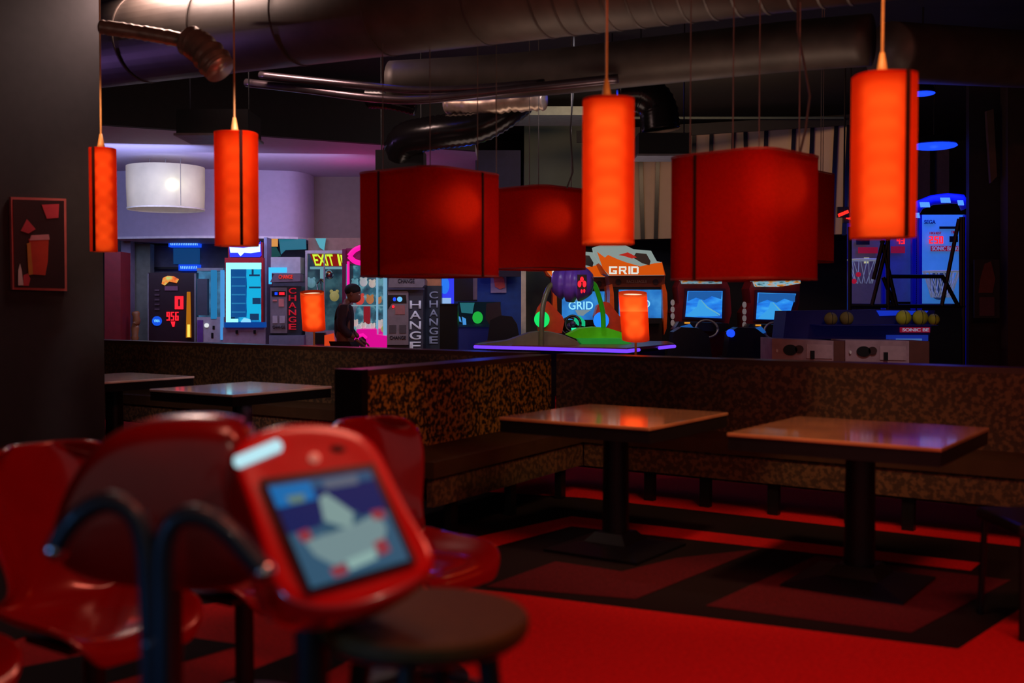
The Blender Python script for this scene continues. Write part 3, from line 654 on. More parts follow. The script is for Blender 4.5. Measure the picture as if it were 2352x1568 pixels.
G().pb(521, 604, 600, 745, d+.45, .05).to('back_panel', glow_art('cyan_interior', [(10, 60, 120), (20, 120, 190), (40, 190, 235)], 6., 1.), t)
g = G(); g.pb(519, 603, 600, 618, d-.01, .03); g.pb(519, 618, 529, 738, d-.01, .03); g.pb(519, 732, 546, 740, d-.01, .03); g.to('window_neon', E('cyan_white', (140, 235, 255), 1.5), t)
G().pb(529, 618, 565, 728, d+.1, .02).to('inner_pane', E('deep_teal', (16, 80, 150), .9), t)
for i in range(5): G().pb(532, 635+i*20, 563, 638+i*20, d+.08, .02).to('shelf', E('azure_glass', (40, 130, 190), .8), t)
G().pb(567, 618, 598, 735, d+.12, .02).to('prize_wall', E('aqua_wall', (20, 175, 225), 1.0), t)
g = G(); g.pb(578, 608, 582, 630, d+.06, .02); g.pb(572, 630, 596, 634, d+.06, .02); g.pb(572, 658, 598, 662, d+.06, .02); g.pb(580, 684, 598, 698, d+.06, .02); g.pb(574, 720, 594, 735, d+.06, .02); g.to('hooks', E('hook_teal', (30, 70, 120), .6), t)
G().pp([(553, 738), (560, 730), (573, 733), (575, 742), (566, 745), (554, 744)], d-.05, .05).to('joystick_light', E('ice_violet', (120, 190, 255), 1.4), t)
G().pb(515, 740, 606, 752, d-.06, .5).to('ledge', E('ledge_blue', (10, 70, 160), .8), t); G().pb(512, 752, 610, 1000, d, .7).to('base', mat('dusky_base', (150, 130, 150), .5), t)
for x in (541, 582): G().pb(x, 758, x+5, 766, d-.02, .02).to('coin_slot', BLKP, t)
G().pb(606, 545, 613, 1000, d+.1, .3).to('side_post', mat('lilac_post', (120, 130, 165), .5), t)
# (c) claw with lettered sign
d = 15.3; t = thing('claw_machine', 'glass claw machine with slanted yellow letters on red at its top', 'arcade machine', tuple(base(745, d)))
G().pb(701, 575, 790, 582, d, .8).to('header', LGREY, t)
for x in (701, 743, 786): G().pb(x, 582, x+(5 if x != 743 else 3), 760, d, .03).to('corner_post', LGREY, t)
G().pb(703, 583, 788, 760, d+.75, .05).to('back_panel', glow_art('teal_interior', [(14, 30, 40), (30, 60, 72), (60, 100, 110)], 5., .8), t)
G().pp([(712, 584), (786, 584), (786, 611), (724, 611)], d+.2, .02).to('sign_panel', E('sign_maroon', (150, 24, 20), .9), t)
text('sign_letters', 'EXIT', 724, 584, 770, 610, d+.17, E('lime_letters', (205, 240, 60), 1.2), t, slant=-7, bold=.02)
g = G(); g.pp([(774, 584), (778, 584), (784, 610), (779, 610)], d+.17, .02); g.pp([(781, 585), (785, 585), (787, 600), (785, 604)], d+.17, .02); g.to('sign_bars', E('lime_letters', (205, 240, 60), 1.2), t)
g = G(); g.pb(712, 612, 786, 618, d+.3, .04); g.pb(735, 616, 742, 640, d+.3, .04); g.to('gantry', E('gantry_grey', (120, 170, 185), .8), t)
g = G()
for s in (-1, 0, 1): g.tube([W(737, 640, d+.3), W(737+s*9, 652, d+.3), W(737+s*7, 668, d+.25)], .01, 6)
g.sph(W(756, 630, d+.35), .07); g.to('claw', CHROME, t)
G().pb(703, 583, 788, 760, d-.005, .004).to('glass_pane', glass_mat('claw_glass', (200, 230, 255), .06), t)
G().pb(701, 760, 790, 1000, d, .8).to('base', mat('lilac_base', (150, 145, 170), .5), t); G().pb(722, 764, 746, 790, d-.1, .1).to('prize_chute', BLKP, t)
g = G(); g.pp([(745, 770), (766, 765), (770, 795), (745, 795)], d-.12, .03); g.to('orange_art', E('art_orange', (230, 70, 30), .8), t)
toy('pale yellow plush toy leaning in the lettered claw machine', 768, 680, 11, d+.4, (190, 185, 110), None)
toy('white plush toy hanging in the lettered claw machine', 715, 650, 10, d+.4, (130, 190, 205), None)
# (d) pink claw
d = 15.0; t = thing('claw_machine', 'bright pink claw machine with neon lips, full of toys', 'arcade machine', tuple(base(840, d)))
MAG = E('magenta_body', (225, 10, 150), .9)
G().pb(786, 572, 794, 775, d, .8).to('side_post', mat('plum_post', (110, 14, 80), .4), t); G().pb(797, 600, 802, 665, d-.02, .03).to('neon_strip', PNK_E, t)
rib_tube([W(802+0, 588, d-.05), W(815, 574, d-.05), W(832, 568, d-.05), W(848, 574, d-.05), W(862, 588, d-.05), W(848, 600, d-.05), W(832, 604, d-.05), W(815, 600, d-.05), W(802, 588, d-.05)], .035, 48, PNK_E, 'lips_sign', t, 0, 10)
G().pb(795, 570, 890, 606, d+.05, .7).to('header', mat('plum_post', (110, 14, 80), .4), t)
G().pb(795, 606, 888, 765, d+.72, .05).to('back_panel', glow_art('aqua_interior', [(20, 50, 66), (40, 100, 120), (130, 190, 200)], 7., .9), t)
g = G(); g.pb(864, 636, 868, 770, d, .04); g.pb(880, 606, 888, 770, d, .06); g.pb(796, 606, 800, 765, d, .04); g.to('corner_post', E('post_blue', (130, 190, 225), .8), t)
G().pb(800, 700, 880, 703, d+.5, .04).to('shelf', E('gantry_grey', (120, 170, 185), .8), t)
G().pb(795, 606, 888, 768, d-.005, .004).to('glass_pane', glass_mat('claw_glass', (200, 230, 255), .06), t)
G().pb(835, 702, 850, 745, d+.55, .04).to('prize_banner', E('banner_red', (150, 30, 44), .8), t)
g = G(); g.pp([(820, 756), (864, 756), (864, 768), (890, 772), (890, 1000), (806, 1000), (812, 775)], d-.15, .9); g.to('base', MAG, t)
G().pe(833, 786, 8, 13, d-.17, .03).to('prize_chute', mat('chute_dark', (70, 10, 70), .4), t); G().tube([W(826, 770, d-.2), W(833, 768, d-.2), W(842, 776, d-.2)], .02, 8).to('joystick', PNK_E, t)
col = [(235, 90, 80), (220, 235, 235), (215, 150, 90), (120, 200, 210), (235, 235, 220), (180, 210, 120), (90, 170, 200)]
names = {(235, 90, 80): 'coral', (220, 235, 235): 'white', (215, 150, 90): 'tan', (120, 200, 210): 'aqua', (235, 235, 220): 'cream', (180, 210, 120): 'lime', (90, 170, 200): 'blue'}
k = 0
where = ['top shelf, left end', 'top shelf, second from left', 'top shelf, middle', 'top shelf, right end', 'middle shelf, left end', 'middle shelf, beside the coral one', 'middle shelf, right end', 'bottom pile, left end', 'bottom pile, second from left', 'bottom pile, third from left', 'bottom pile, middle', 'bottom pile, third from right', 'bottom pile, second from right', 'bottom pile, right end']
for (x, y, r, ci) in [(815, 650, 8, 3), (835, 648, 9, 1), (855, 652, 8, 4), (874, 648, 7, 3), (826, 688, 11, 0), (850, 688, 9, 2), (870, 690, 7, 2), (816, 742, 7, 4), (824, 752, 7, 1), (835, 748, 6, 4), (846, 752, 7, 1), (856, 749, 6, 4), (872, 745, 9, 4), (882, 755, 8, 5)]:
    toy('small %s plush toy in the pink claw machine, %s' % (names[col[ci]], where[k]), x, y, r, d+.35, col[ci], 'toys in the pink claw machine'); k += 1

# ================================================================== CHANGE MACHINES
d = 15.2; t = thing('change_machine', 'grey change machine with red letters, left of the small red lamp', 'change machine', tuple(base(660, d)))
GM = mat('brushed_grey', (128, 122, 138), .4, .3)
G().pb(620, 657, 692, 770, d, .5).to('cabinet', mat('slate_cabinet', (34, 42, 60), .4), t)
G().pp([(624, 640), (630, 629), (690, 629), (690, 646), (620, 648)], d-.12, .5).to('header', mat('header_grey', (110, 96, 116), .5), t)
text('header_text', 'CHANGE', 640, 631, 672, 640, d-.13, E('red_letters', (225, 50, 40), 1), t)
G().pb(622, 590, 690, 628, d+.1, .3).to('topper', LGREY, t)
G().pb(621, 660, 659, 765, d-.04, .06).to('front_plate', GM, t)
G().pb(624, 668, 656, 680, d-.05, .02).to('display', BLKP, t); G().pb(631, 671, 637, 677, d-.06, .01).to('blue_light', BLU_E, t); G().pb(641, 671, 653, 677, d-.06, .01).to('red_light', RED_E, t)
g = G(); g.pb(640, 686, 652, 704, d-.05, .01); g.pb(626, 688, 636, 692, d-.05, .01); g.to('label_plate', mat('pink_label', (200, 120, 120), .5), t)
g = G(); g.pb(626, 725, 637, 742, d-.05, .01); g.pb(642, 725, 654, 742, d-.05, .01); g.to('coin_cup', mat('pale_cup', (170, 165, 180), .4), t)
text('plate_text', 'CHANGE', 626, 747, 655, 754, d-.055, mat('ink', (40, 36, 50), .6), t)
text('side_text', 'CHANGE', 663, 661, 680, 760, d-.02, E('dim_red_letters', (190, 24, 44), .8), t, stack=True)
G().pb(618, 770, 698, 1000, d-.05, .6).to('stand', mat('blue_grey_stand', (110, 120, 150), .5), t)
G().pb(617, 614, 658, 626, d-.02, .03).to('cyan_light', E('cyan_top', (60, 180, 255), 1.3), t); G().pb(617, 626, 623, 652, d-.02, .03).to('cyan_light', E('cyan_top', (60, 180, 255), 1.3), t)
d = 14.4; t = thing('change_machine', 'grey change machine with white upright letters, right of the pink claw machine', 'change machine', tuple(base(932, d)))
G().pb(889, 665, 972, 1000, d, .55).to('cabinet', mat('slate_cabinet2', (58, 60, 76), .4), t)
G().pp([(893, 640), (897, 636), (970, 636), (975, 642), (975, 654), (970, 660), (892, 660)], d-.16, .6).to('header', GM, t)
text('header_text', 'CHANGE', 914, 640, 952, 650, d-.17, mat('ink', (40, 36, 50), .6), t)
G().pp([(891, 669), (935, 668), (938, 672), (938, 792), (889, 792)], d-.05, .08).to('front_plate', mat('warm_grey_plate', (138, 128, 138), .4, .2), t)
G().pp([(891, 677), (932, 677), (934, 696), (900, 696), (891, 710)], d-.06, .02).to('display', BLKP, t)
g = G(); g.pe(906, 687, 3.5, 4.5, d-.07, .01); g.to('blue_light', BLU_E, t); G().pe(918, 687, 6, 6, d-.07, .01).to('blue_light', E('ice_dot', (110, 190, 240), 1), t); G().pe(903, 704, 3, 3, d-.07, .01).to('red_light', RED_E, t)
G().pb(908, 701, 930, 722, d-.06, .01).to('label_plate', mat('rose_label', (170, 110, 110), .5), t)
g = G(); g.pb(894, 746, 910, 765, d-.06, .01); g.pb(917, 746, 933, 765, d-.06, .01); g.to('coin_cup', mat('dark_cup', (84, 78, 86), .4), t)
text('plate_text', 'CHANGE', 895, 771, 932, 779, d-.065, mat('ink', (40, 36, 50), .6), t)
text('side_text', 'HANGE', 941, 690, 967, 808, d-.02, mat('white_letters', (215, 215, 235), .5, emit=.15), t, stack=True)
d = 14.7; t = thing('change_machine', 'slim dark change column with grey upright letters and tan top', 'change machine', tuple(base(996, d)))
G().pb(975, 656, 1014, 1000, d, .5).to('cabinet', mat('teal_slate', (40, 50, 64), .4), t); G().pb(976, 638, 1013, 656, d+.02, .4).to('header', mat('tan_header', (200, 130, 90), .5), t)
text('side_text', 'CHANGE', 986, 669, 1006, 793, d-.02, mat('grey_letters', (150, 155, 185), .5, emit=.1), t, stack=True)

# ================================================================== COUNTER AREA with dark kiosk
t = thing('kiosk', 'tall black kiosk in front of the slim change column', 'kiosk', tuple(base(1032, 13.6)))
G().pb(1010, 700, 1051, 1000, 13.6, .3).to('cabinet', BLKP, t); G().pb(1010, 697, 1052, 701, 13.58, .34).to('top', BLK, t)
t = thing('counter', 'low dark blue-lit counter beside the black kiosk', 'counter', tuple(base(1090, 14.9)))
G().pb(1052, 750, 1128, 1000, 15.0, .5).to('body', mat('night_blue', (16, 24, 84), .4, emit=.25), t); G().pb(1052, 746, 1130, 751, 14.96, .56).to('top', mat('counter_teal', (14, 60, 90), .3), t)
t = thing('display_screen', 'dim screen with a green glow and a dark figure, on the blue-lit counter', 'screen', tuple(W(1100, 746, 15.2)))
G().pb(1052, 693, 1150, 747, 15.219999999999999, .05).to('screen', E('murky_teal', (8, 22, 30), .8), t)
G().pe(1097, 729, 12, 14, 15.18, .03).to('green_glow', E('green_glow', (30, 170, 60), 1.), t); G().pp([(1056, 695), (1090, 695), (1088, 703), (1085, 720), (1060, 718)], 15.19, .03).to('teal_panel', E('teal_panel', (40, 110, 120), .8), t)
g = G(); g.pp([(1053, 726), (1057, 728), (1060, 740), (1055, 738)], 15.18, .03); g.pp([(1061, 727), (1070, 732), (1071, 745), (1064, 752)], 15.18, .03); g.to('blue_glow', E('sky_strip', (70, 150, 225), .9), t)
t = thing('office_chair', 'black high-backed chair seen from behind at the blue-lit counter', 'chair', tuple(base(1155, 14.3)))
g = G(); g.pp([(1117, 697), (1148, 693), (1152, 724), (1143, 742), (1124, 745), (1115, 730)], 14.5, .12); g.to('headrest', mat('brown_leather', (50, 28, 24), .5), t)
g = G(); g.pp([(1118, 790), (1126, 735), (1150, 724), (1176, 727), (1188, 745), (1196, 795), (1198, 850), (1118, 850)], 14.3, .16); g.to('backrest', BLKP, t)
G().pb(1125, 850, 1190, 862, 14.0, .5).to('seat', BLKP, t); G().pb(1153, 860, 1159, 1000, 14.3, .06).to('post', BLK, t)
g = G()
for k in range(5):
    a = 2*math.pi*k/5; p = base(1156, 14.3); g.tube([p+Vector((0, 0, .08)), p+Vector((.3*math.cos(a), .3*math.sin(a), .04))], .02, 8)
g.to('star_base', BLK, t)

# ================================================================== RACING GAMES with orange shells
def grid_game(label, sx, sy, d, seatd, lightm, lname, seatpts, circ, crow=1., grp='orange racing games'):
    S = lambda x, y: (c4(x, y)[0]+sx, c4(x, y)[1]+sy)
    t = thing('racing_game', label, 'arcade machine', tuple(base(S(1600, 500)[0], d)), 0, grp)
    G().pp([S(*p) for p in [(1330, 388), (1880, 388), (1875, 480), (1840, 500), (1380, 500), (1345, 470)]], d, .6).to('speaker_panel', mat('rust_panel', (120, 40, 14), .4), t)
    G().pp([S(*p) for p in [(1240, 270), (1300, 330), (1850, 300), (1850, 255), (1885, 388), (1338, 392), (1290, 372)]], d-.1, .5).to('marquee_frame', ORG, t)
    G().pp([S(*p)+(dd_,) for p, dd_ in [((1180, 120), d+.1), ((1250, 98), d+.12), ((1500, 98), d+.12), ((1575, 135), d+.08), ((1745, 150), d+.06), ((1800, 250), d-.1), ((1850, 262), d-.12), ((1875, 385), d-.2), ((1340, 388), d-.2), ((1290, 330), d-.12), ((1195, 180), d+.02)]], d, .12).to('marquee', E('marquee_white', (150, 165, 160), .75), t); mq = t.children[-1] if False else bpy.data.objects[[o.name for o in COL.objects if o.name.startswith('marquee') and o.parent == t and 'frame' not in o.name][-1]]
    G().pp([S(*p)+(d-.26,) for p in [(1225, 160), (1300, 215), (1330, 190), (1420, 230), (1500, 260), (1640, 300), (1780, 270), (1850, 262), (1876, 384), (1345, 388), (1280, 320)]], d, .02).to('flame_art', E('flame_orange', (226, 88, 10), .8), mq)
    G().pp([S(*p)+(d-.28,) for p in [(1430, 190), (1520, 165), (1570, 190), (1610, 215), (1560, 225), (1500, 205)]], d, .01).to('red_car', E('car_red', (190, 40, 30), .8), mq)
    G().pp([S(*p)+(d-.27,) for p in [(1570, 215), (1600, 170), (1700, 180), (1740, 250), (1730, 290), (1660, 270)]], d, .01).to('dark_car', mat('dark_car', (50, 40, 40), .5), mq)
    x0, y0 = S(1340, 300); x1, y1 = S(1640, 375); w = (x1-x0)
    m = E('grid_white', (225, 225, 215), 1.0); dz = d-.3
    g = G(); h = y1-y0; cw = w/4.0; b = 3.2
    def bar(xa, ya, xb, yb): g.pb(xa, ya, xb, yb, dz, .015)
    q = x0; bar(q, y0, q+cw*1.05, y0+b*1.2); bar(q, y0, q+b*1.3, y1); bar(q, y1-b*1.2, q+cw, y1); bar(q+cw-b*1.3, y0+h*.5, q+cw, y1); bar(q+cw*.5, y0+h*.5, q+cw, y0+h*.5+b)
    q = x0+cw*1.28; bar(q, y0, q+cw*.92, y0+b*1.2); bar(q, y0, q+b*1.2, y1); bar(q+cw*.95-b, y0+b*.5, q+cw*.95, y0+h*.45); bar(q+b, y0+h*.45, q+cw*.85, y0+h*.45+b); g.pp([(q+cw*.4, y0+h*.5), (q+cw*.68, y0+h*.5), (q+cw*1.05, y1), (q+cw*.75, y1)], dz, .015)
    q = x0+cw*2.5; bar(q, y0, q+b*1.4, y1)
    q = x0+cw*2.85; bar(q, y0, q+cw*.85, y0+b*1.2); bar(q, y0, q+b*1.2, y1); bar(q, y1-b*1.2, q+cw*.85, y1); bar(q+cw*.95-b*1.2, y0+b*.6, q+cw*.95, y1-b*.6)
    g.to('title_letters', m, mq)
    G().pb(*S(1430, 398), *S(1700, 402), d-.11, .01).to('trim_strip', mat('black_plastic', (20, 20, 24)), t)
    text('small_text', 'RACE LEAGUE', *S(1510, 432), *S(1705, 462), d-.01, mat('tan_letters', (200, 150, 120), .5), t)
    for x in (1430, 1790): G().pe(*S(x, 450), 6.5, 6.5, d-.02, .03).to('speaker', mat('speaker_brown', (50, 18, 8), .6), t)
    G().pp([S(*p) for p in [(1375, 500), (1850, 500), (1860, 820), (1385, 820)]], d+.03, .1).to('bezel', BLKP, t)
    # screen
    G().pb(*S(1435, 525), *S(1845, 800), d, .03).to('screen', glow_art('blue_screen', [(16, 90, 170), (30, 120, 200), (60, 150, 220)], 4., .95), t)
    text('screen_title', 'GRID', *S(1500, 622), *S(1735, 700), d-.02, E('grid_ice', (150, 225, 255), 1.1), t)
    g = G(); g.pp([S(*p) for p in [(1535, 560), (1550, 590), (1600, 580), (1640, 600), (1640, 612), (1540, 612)]], d-.02, .01); g.pp([S(*p) for p in [(1560, 705), (1720, 702), (1670, 735), (1640, 760), (1590, 755)]], d-.02, .01); g.to('screen_art', E('screen_sand', (130, 150, 160), .8), t)
    for a_, b_x in ((1340, 1385), (1848, 1900)):
        pts = [(a_, 480), (a_+30, 470), (b_x, 560), (b_x+5, 700), (b_x-5, 900), (b_x-30, 960), (b_x-40, 700), (a_+8, 560)]
        G().pp([S(*p) for p in pts], d-.12, .5).to('side_frame', ORG, t)
    G().pp([S(*p) for p in [(1390, 820), (1850, 820), (1860, 1500), (1380, 1500)]], d-.05, .6).to('cabinet', mat('brown_black', (34, 22, 20), .4), t)
    g = G(); g.pp([S(*p) for p in [(1400, 800), (1840, 800), (1850, 850), (1400, 860)]], d-.3, .25); g.to('dashboard', BLKP, t)
    ctr = W(*S(1510, 860), d-.42); R = .12
    G().tube([ctr+Vector((R*math.cos(a), .04*math.sin(a), R*math.sin(a))) for a in [2*math.pi*k/24 for k in range(25)]], .016, 8).to('steering_wheel', BLKP, t, smooth=True)
    G().sph(ctr, .045).to('wheel_hub', mat('hub_violet', (60, 50, 90), .3), t)
    # seat
    G().pp([c4(*p) for p in seatpts], seatd, .35).to('seat', mat('seat_orange', (215, 62, 22), .35), t); s = [o for o in COL.objects if o.name.startswith('seat') and o.parent == t][-1]; s['label'] = lname
    G().pe(*c4(*circ), 17.5, 19, seatd-.06, .08).to('speaker_light', lightm, s)
    bx = c4(*circ)[0]; G().pb(bx-12, 770, bx+30, 1000, seatd+.05, .4).to('pedestal', BLKP, s)
    return t
grid_game('orange racing game with burning-car marquee, in front of the dark wall', 0, 0, 14.9, 14.0, E('azure_lamp', (30, 130, 245), 1.1), 'dark orange game seat with a blue round light', [(1230, 680), (1300, 640), (1340, 650), (1450, 790), (1480, 860), (1470, 930), (1220, 930), (1200, 780)], (1265, 822))
grid_game('orange racing game partly hidden by the purple air hockey scoreboard', -131, 4, 15.6, 14.1, E('green_lamp', (20, 220, 100), 1.1), 'orange game seat with a green round light', [(650, 700), (700, 632), (755, 640), (890, 780), (910, 830), (885, 945), (655, 940), (632, 760)], (692, 812))
# helmets of green light on wheel area
d = 14.2; t = thing('steering_console', 'dark steering wheel with green lights between the two orange seats', 'steering console', tuple(base(1320, d)))
ctr = W(*c4(990, 855), d)
G().tube([ctr+Vector((.1*math.cos(a), .03*math.sin(a), .105*math.sin(a))) for a in [2*math.pi*k/24 for k in range(25)]], .018, 8).to('steering_wheel', BLKP, t, smooth=True)
G().sph(ctr, .04).to('wheel_hub', mat('hub_violet', (60, 50, 90), .3), t)
G().pp([c4(*p) for p in [(1010, 790), (1060, 780), (1110, 830), (1110, 880), (1040, 870), (1000, 830)]], d+.1, .05).to('dial', E('emerald', (20, 190, 130), .9), t)
G().pp([c4(*p) for p in [(975, 895), (1025, 892), (1030, 920), (980, 925)]], d-.05, .03).to('button', E('mint', (40, 240, 170), 1.), t)
G().pb(*c4(930, 930), *c4(1080, 1500), d+.05, .3).to('pedestal', BLKP, t)

# ================================================================== AIR HOCKEY
d = 11.7; zt_ = .9
t = thing('air_hockey_table', 'air hockey table with violet light edge and purple overhead scoreboard', 'air hockey table', tuple(base(1300, d)))
def AP(px, py): return FL(px, py, zt_)
topc = [AP(1090, 796), AP(1440, 806), AP(1467, 803), AP(1549, 795), AP(1534, 789), AP(1120, 788)]
g = G(); g.ext(topc, (0, 0, .03)); g.to('table_top', mat('hockey_top', (120, 70, 50), .25), t)
cc = sum(topc, Vector())/6
g = G(); g.ext([cc+(p-cc)*.88+Vector((0, 0, -.5-.0)) for p in topc], (0, 0, .46)); g.to('body', BLKP, t)
g = G()
for i in range(3):
    p, q = topc[i], topc[i+1]
    if i == 2: p = p+(q-p)*.55
    g.tube([p+Vector((0, -.02, .0)), q+Vector((0, -.02, .0))], .018, 8)
g.to('light_edge', VIO_E, t)
for px in (1130, 1500):
    p = base(px, d+.3); G().box((p.x, p.y, .19), (.12, .3, .38)).to('leg', BLK, t)
G().pp([c4(*p) for p in [(60, 1056), (350, 1020), (560, 945), (640, 932), (760, 932), (900, 965), (1030, 1020), (1085, 1086)]], d-.02, .5).to('goal_shield', mat('khaki_shield', (120, 112, 84), .4), t)
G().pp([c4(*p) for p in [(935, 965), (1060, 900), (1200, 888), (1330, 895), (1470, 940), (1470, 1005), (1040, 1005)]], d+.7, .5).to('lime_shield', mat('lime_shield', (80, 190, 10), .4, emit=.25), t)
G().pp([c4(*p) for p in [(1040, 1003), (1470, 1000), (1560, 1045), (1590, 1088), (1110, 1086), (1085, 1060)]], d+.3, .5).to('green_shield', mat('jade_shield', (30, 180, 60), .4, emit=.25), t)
tubeg = mat('olive_tube', (110, 110, 74), .3)
pl = [c4(688, 1105)+(d-.05,), c4(688, 900)+(d-.05,), c4(700, 700)+(d,), c4(735, 560)+(d+.05,), c4(785, 478)+(d+.1,), c4(880, 455)+(d+.12,)]
rib_tube([W(*p) for p in pl], .028, 40, tubeg, 'arch_tube', t, 0, 12)
pr = [c4(1285, 890)+(d+.6,), c4(1278, 740)+(d+.55,), c4(1245, 600)+(d+.45,), c4(1205, 490)+(d+.3,), c4(1160, 450)+(d+.2,)]
rib_tube([W(*p) for p in pr], .028, 40, mat('green_tube', (60, 190, 30), .3, emit=.15), 'arch_tube', t, 0, 12)
p0 = W(*c4(800, 450), d+.2); p1 = W(*c4(1175, 470), d+.1); ax = (p1-p0)
g = G(); n = 16
g.tube([p0+ax*(i/n) for i in range(n+1)], [.02+.21*(math.sin(math.pi*(.08+.84*i/n))**.55)*(.72 if i in (5, 10) else 1)*.92 for i in range(n+1)], 24)
g.to('scoreboard_body', PURP, t, smooth=True)
x0, y0 = c4(1035, 380); x1, y1 = c4(1125, 520)
G().pb(x0, y0, x1, y1, d-.12, .06).to('score_display', BLKP, t)
g = G(); g.pe(*c4(1055, 470), 4.2, 7.5, d-.13, .01); g.pe(*c4(1102, 470), 4.2, 7.5, d-.13, .01); g.pe(*c4(1078, 425), 4, 6, d-.13, .01); g.pe(*c4(1075, 540), 2.2, 4.5, d-.13, .01); g.pe(*c4(1101, 536), 2.2, 4.5, d-.13, .01); g.to('score_lights', RED_E, t)
G().tube([W(*c4(x, y), d+.04) for x, y in [(1130, 390), (1160, 430), (1165, 480), (1145, 520)]], .03, 8).to('side_ring', mat('plum_ring', (70, 50, 110), .3), t)

# ================================================================== RED RACING CABINETS
def redcab(label, screen, marq, d, body, seatx, artcols):
    bx = sum(p[0] for p in screen)/4; t = thing('racing_game', label, 'arcade machine', tuple(base(c5(bx, 0)[0], d)), 0, 'dark red racing games')
    S = lambda L_: [c5(*p) for p in L_]
    G().pp(S(body), d+.06, .5).to('cabinet', mat('wine_cabinet', (120, 18, 34), .35), t)
    G().pp(S(marq), d-.12, .3).to('marquee', glow_art('marq_'+artcols, [(20, 20, 20), (190, 120, 30), (120, 170, 190), (20, 60, 50)], 9., .8 if artcols == 'a' else 1.1, (1, 1, 2)), t)
    cxs = sum(p[0] for p in screen)/4; cys = sum(p[1] for p in screen)/4
    G().pp(S([(cxs+(x-cxs)*1.16, cys+(y-cys)*1.18) for x, y in screen]), d, .06).to('bezel', mat('bezel_wine', (60, 10, 40), .3), t)
    G().pp(S(screen), d-.03, .03).to('screen', glow_art('race_screen_'+artcols, [(24, 90, 200), (30, 130, 235), (60, 170, 245)], 4., 1., (1, 1, 3)), t)
    (xa, ya), (xb, yb), (xc, yc), (xd, yd) = screen
    def q(u, v): return (xa+(xb-xa)*u+(xd-xa)*v, ya+(yb-ya)*u+(yd-ya)*v)
    G().pp(S([q(.02, .02), q(.98, .02), q(.98, .32), q(.7, .2), q(.5, .36), q(.25, .26), q(.02, .4)]), d-.035, .005).to('screen_hills', E('hills_teal', (34, 100, 180), .8), t)
    G().pp(S([q(.34, .34), q(.42, .34), q(.56, .6), q(.98, .98), q(.02, .98), q(.3, .6)]), d-.036, .005).to('screen_road', E('road_ice', (60, 165, 240), .9), t)
    g = G(); g.pp(S([q(.4, .36), q(.42, .36), q(.62, .62), q(.99, .9), q(.99, .96), q(.58, .64)]), d-.04, .004); g.to('screen_line', E('line_lime', (110, 190, 215), .8), t)
    for i in range(4):
        x = min(p[0] for p in body)+2; y = cys-10+i*42
        G().pe(*c5(x, y), 4, 7, d-.05, .05).to('side_light', mat('silver_dot', (190, 180, 180), .25, .6, emit=.15), t)
    G().pp(S([(xd-40, yd+30), (xc+40, yc+30), (xc+60, yc+85), (xd-70, yd+80)]), d-.35, .35).to('dashboard', BLKP, t)
    ctr = W(*c5((xd+xc)/2+20, yd+75), d-.5)
    G().tube([ctr+Vector((.14*math.cos(a), .05*math.sin(a), .11*math.sin(a))) for a in [2*math.pi*k/24 for k in range(25)]], .016, 8).to('steering_wheel', mat('silver_wheel', (120, 120, 130), .3, .5), t, smooth=True)
    g = G(); g.pp(S([(xd-28, yd+60), (xd+30, yd+45), (xd+60, yd+80), (xd+20, yd+100), (xd-30, yd+85)]), d-.55, .05); g.to('control_light', E('dash_blue', (30, 90, 170), .8), t)
    g = G(); g.pb(*c5(xd-5, yd+33), *c5(xd+28, yd+43), d-.4, .02); g.to('button', E('amber_button', (230, 150, 40), .9), t)
    if artcols == 'b': G().pe(*c5(540, 608), 8, 9, d-1.12, .1).to('round_light', BLU_E, t)
    s = G().pp(S([(seatx-110, 600), (seatx-60, 570), (seatx+50, 575), (seatx+110, 620), (seatx+130, 760), (seatx-130, 760)]), d-1.1, .3).to('seat', mat('seat_black', (24, 26, 40), .35), t)
    G().pp(S([(seatx-130, 760), (seatx+130, 760), (seatx+120, 1100), (seatx-120, 1100)]), d-1.2, .6).to('base', BLKP, s)
redcab('left dark red racing game with a winding road on its blue screen', [(270, 345), (485, 345), (480, 515), (255, 505)], [(232, 262), (485, 262), (480, 300), (240, 300)], 14.5, [(205, 320), (235, 255), (300, 250), (500, 262), (530, 330), (540, 480), (520, 560), (520, 1300), (200, 1300), (200, 560), (175, 480), (215, 420)], 290, 'a')
redcab('right dark red racing game with a bright lettered marquee and slanted blue screen', [(705, 355), (940, 362), (890, 525), (695, 520)], [(682, 268), (760, 245), (965, 240), (968, 298), (850, 318), (700, 318)], 14.4, [(650, 330), (680, 262), (965, 262), (960, 420), (920, 560), (920, 1300), (625, 1300), (625, 560), (620, 480), (660, 420)], 640, 'b')

# ================================================================== BASKETBALL GAMES
NET = mat('net_blue', (12, 18, 70), .6, emit=.05, ergb=(10, 20, 120))
BLU_P = mat('blue_paint', (20, 40, 190), .4, emit=.1, ergb=(10, 20, 230))
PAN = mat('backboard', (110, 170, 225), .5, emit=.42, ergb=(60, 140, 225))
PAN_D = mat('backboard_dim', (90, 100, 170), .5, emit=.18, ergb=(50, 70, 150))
def hoop(label, x0, y0, x1, y1, d, pm, arch, digits_, grp='basketball hoop games'):
    C = c6; t = thing('basketball_game', label, 'arcade machine', tuple(base((C(x0, 0)[0]+C(x1, 0)[0])/2, d)), 0, grp)
    a, b = C(x0, y0), C(x1, y1)
    G().pb(a[0], a[1], b[0], b[1], d+1.3, .05).to('backboard', pm, t)
    for xx in (x0-14, x1-2): G().pb(*C(xx, y0), *C(xx+16, 2300), d+1.0, .06).to('upright', BLU_P, t)
    return t
d = 11.6
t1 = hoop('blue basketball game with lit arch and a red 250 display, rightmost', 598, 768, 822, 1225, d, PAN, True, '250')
digits('score_digits', '250', *c6(634, 878), *c6(712, 916), d+1.25, RED_E, t1, .3)
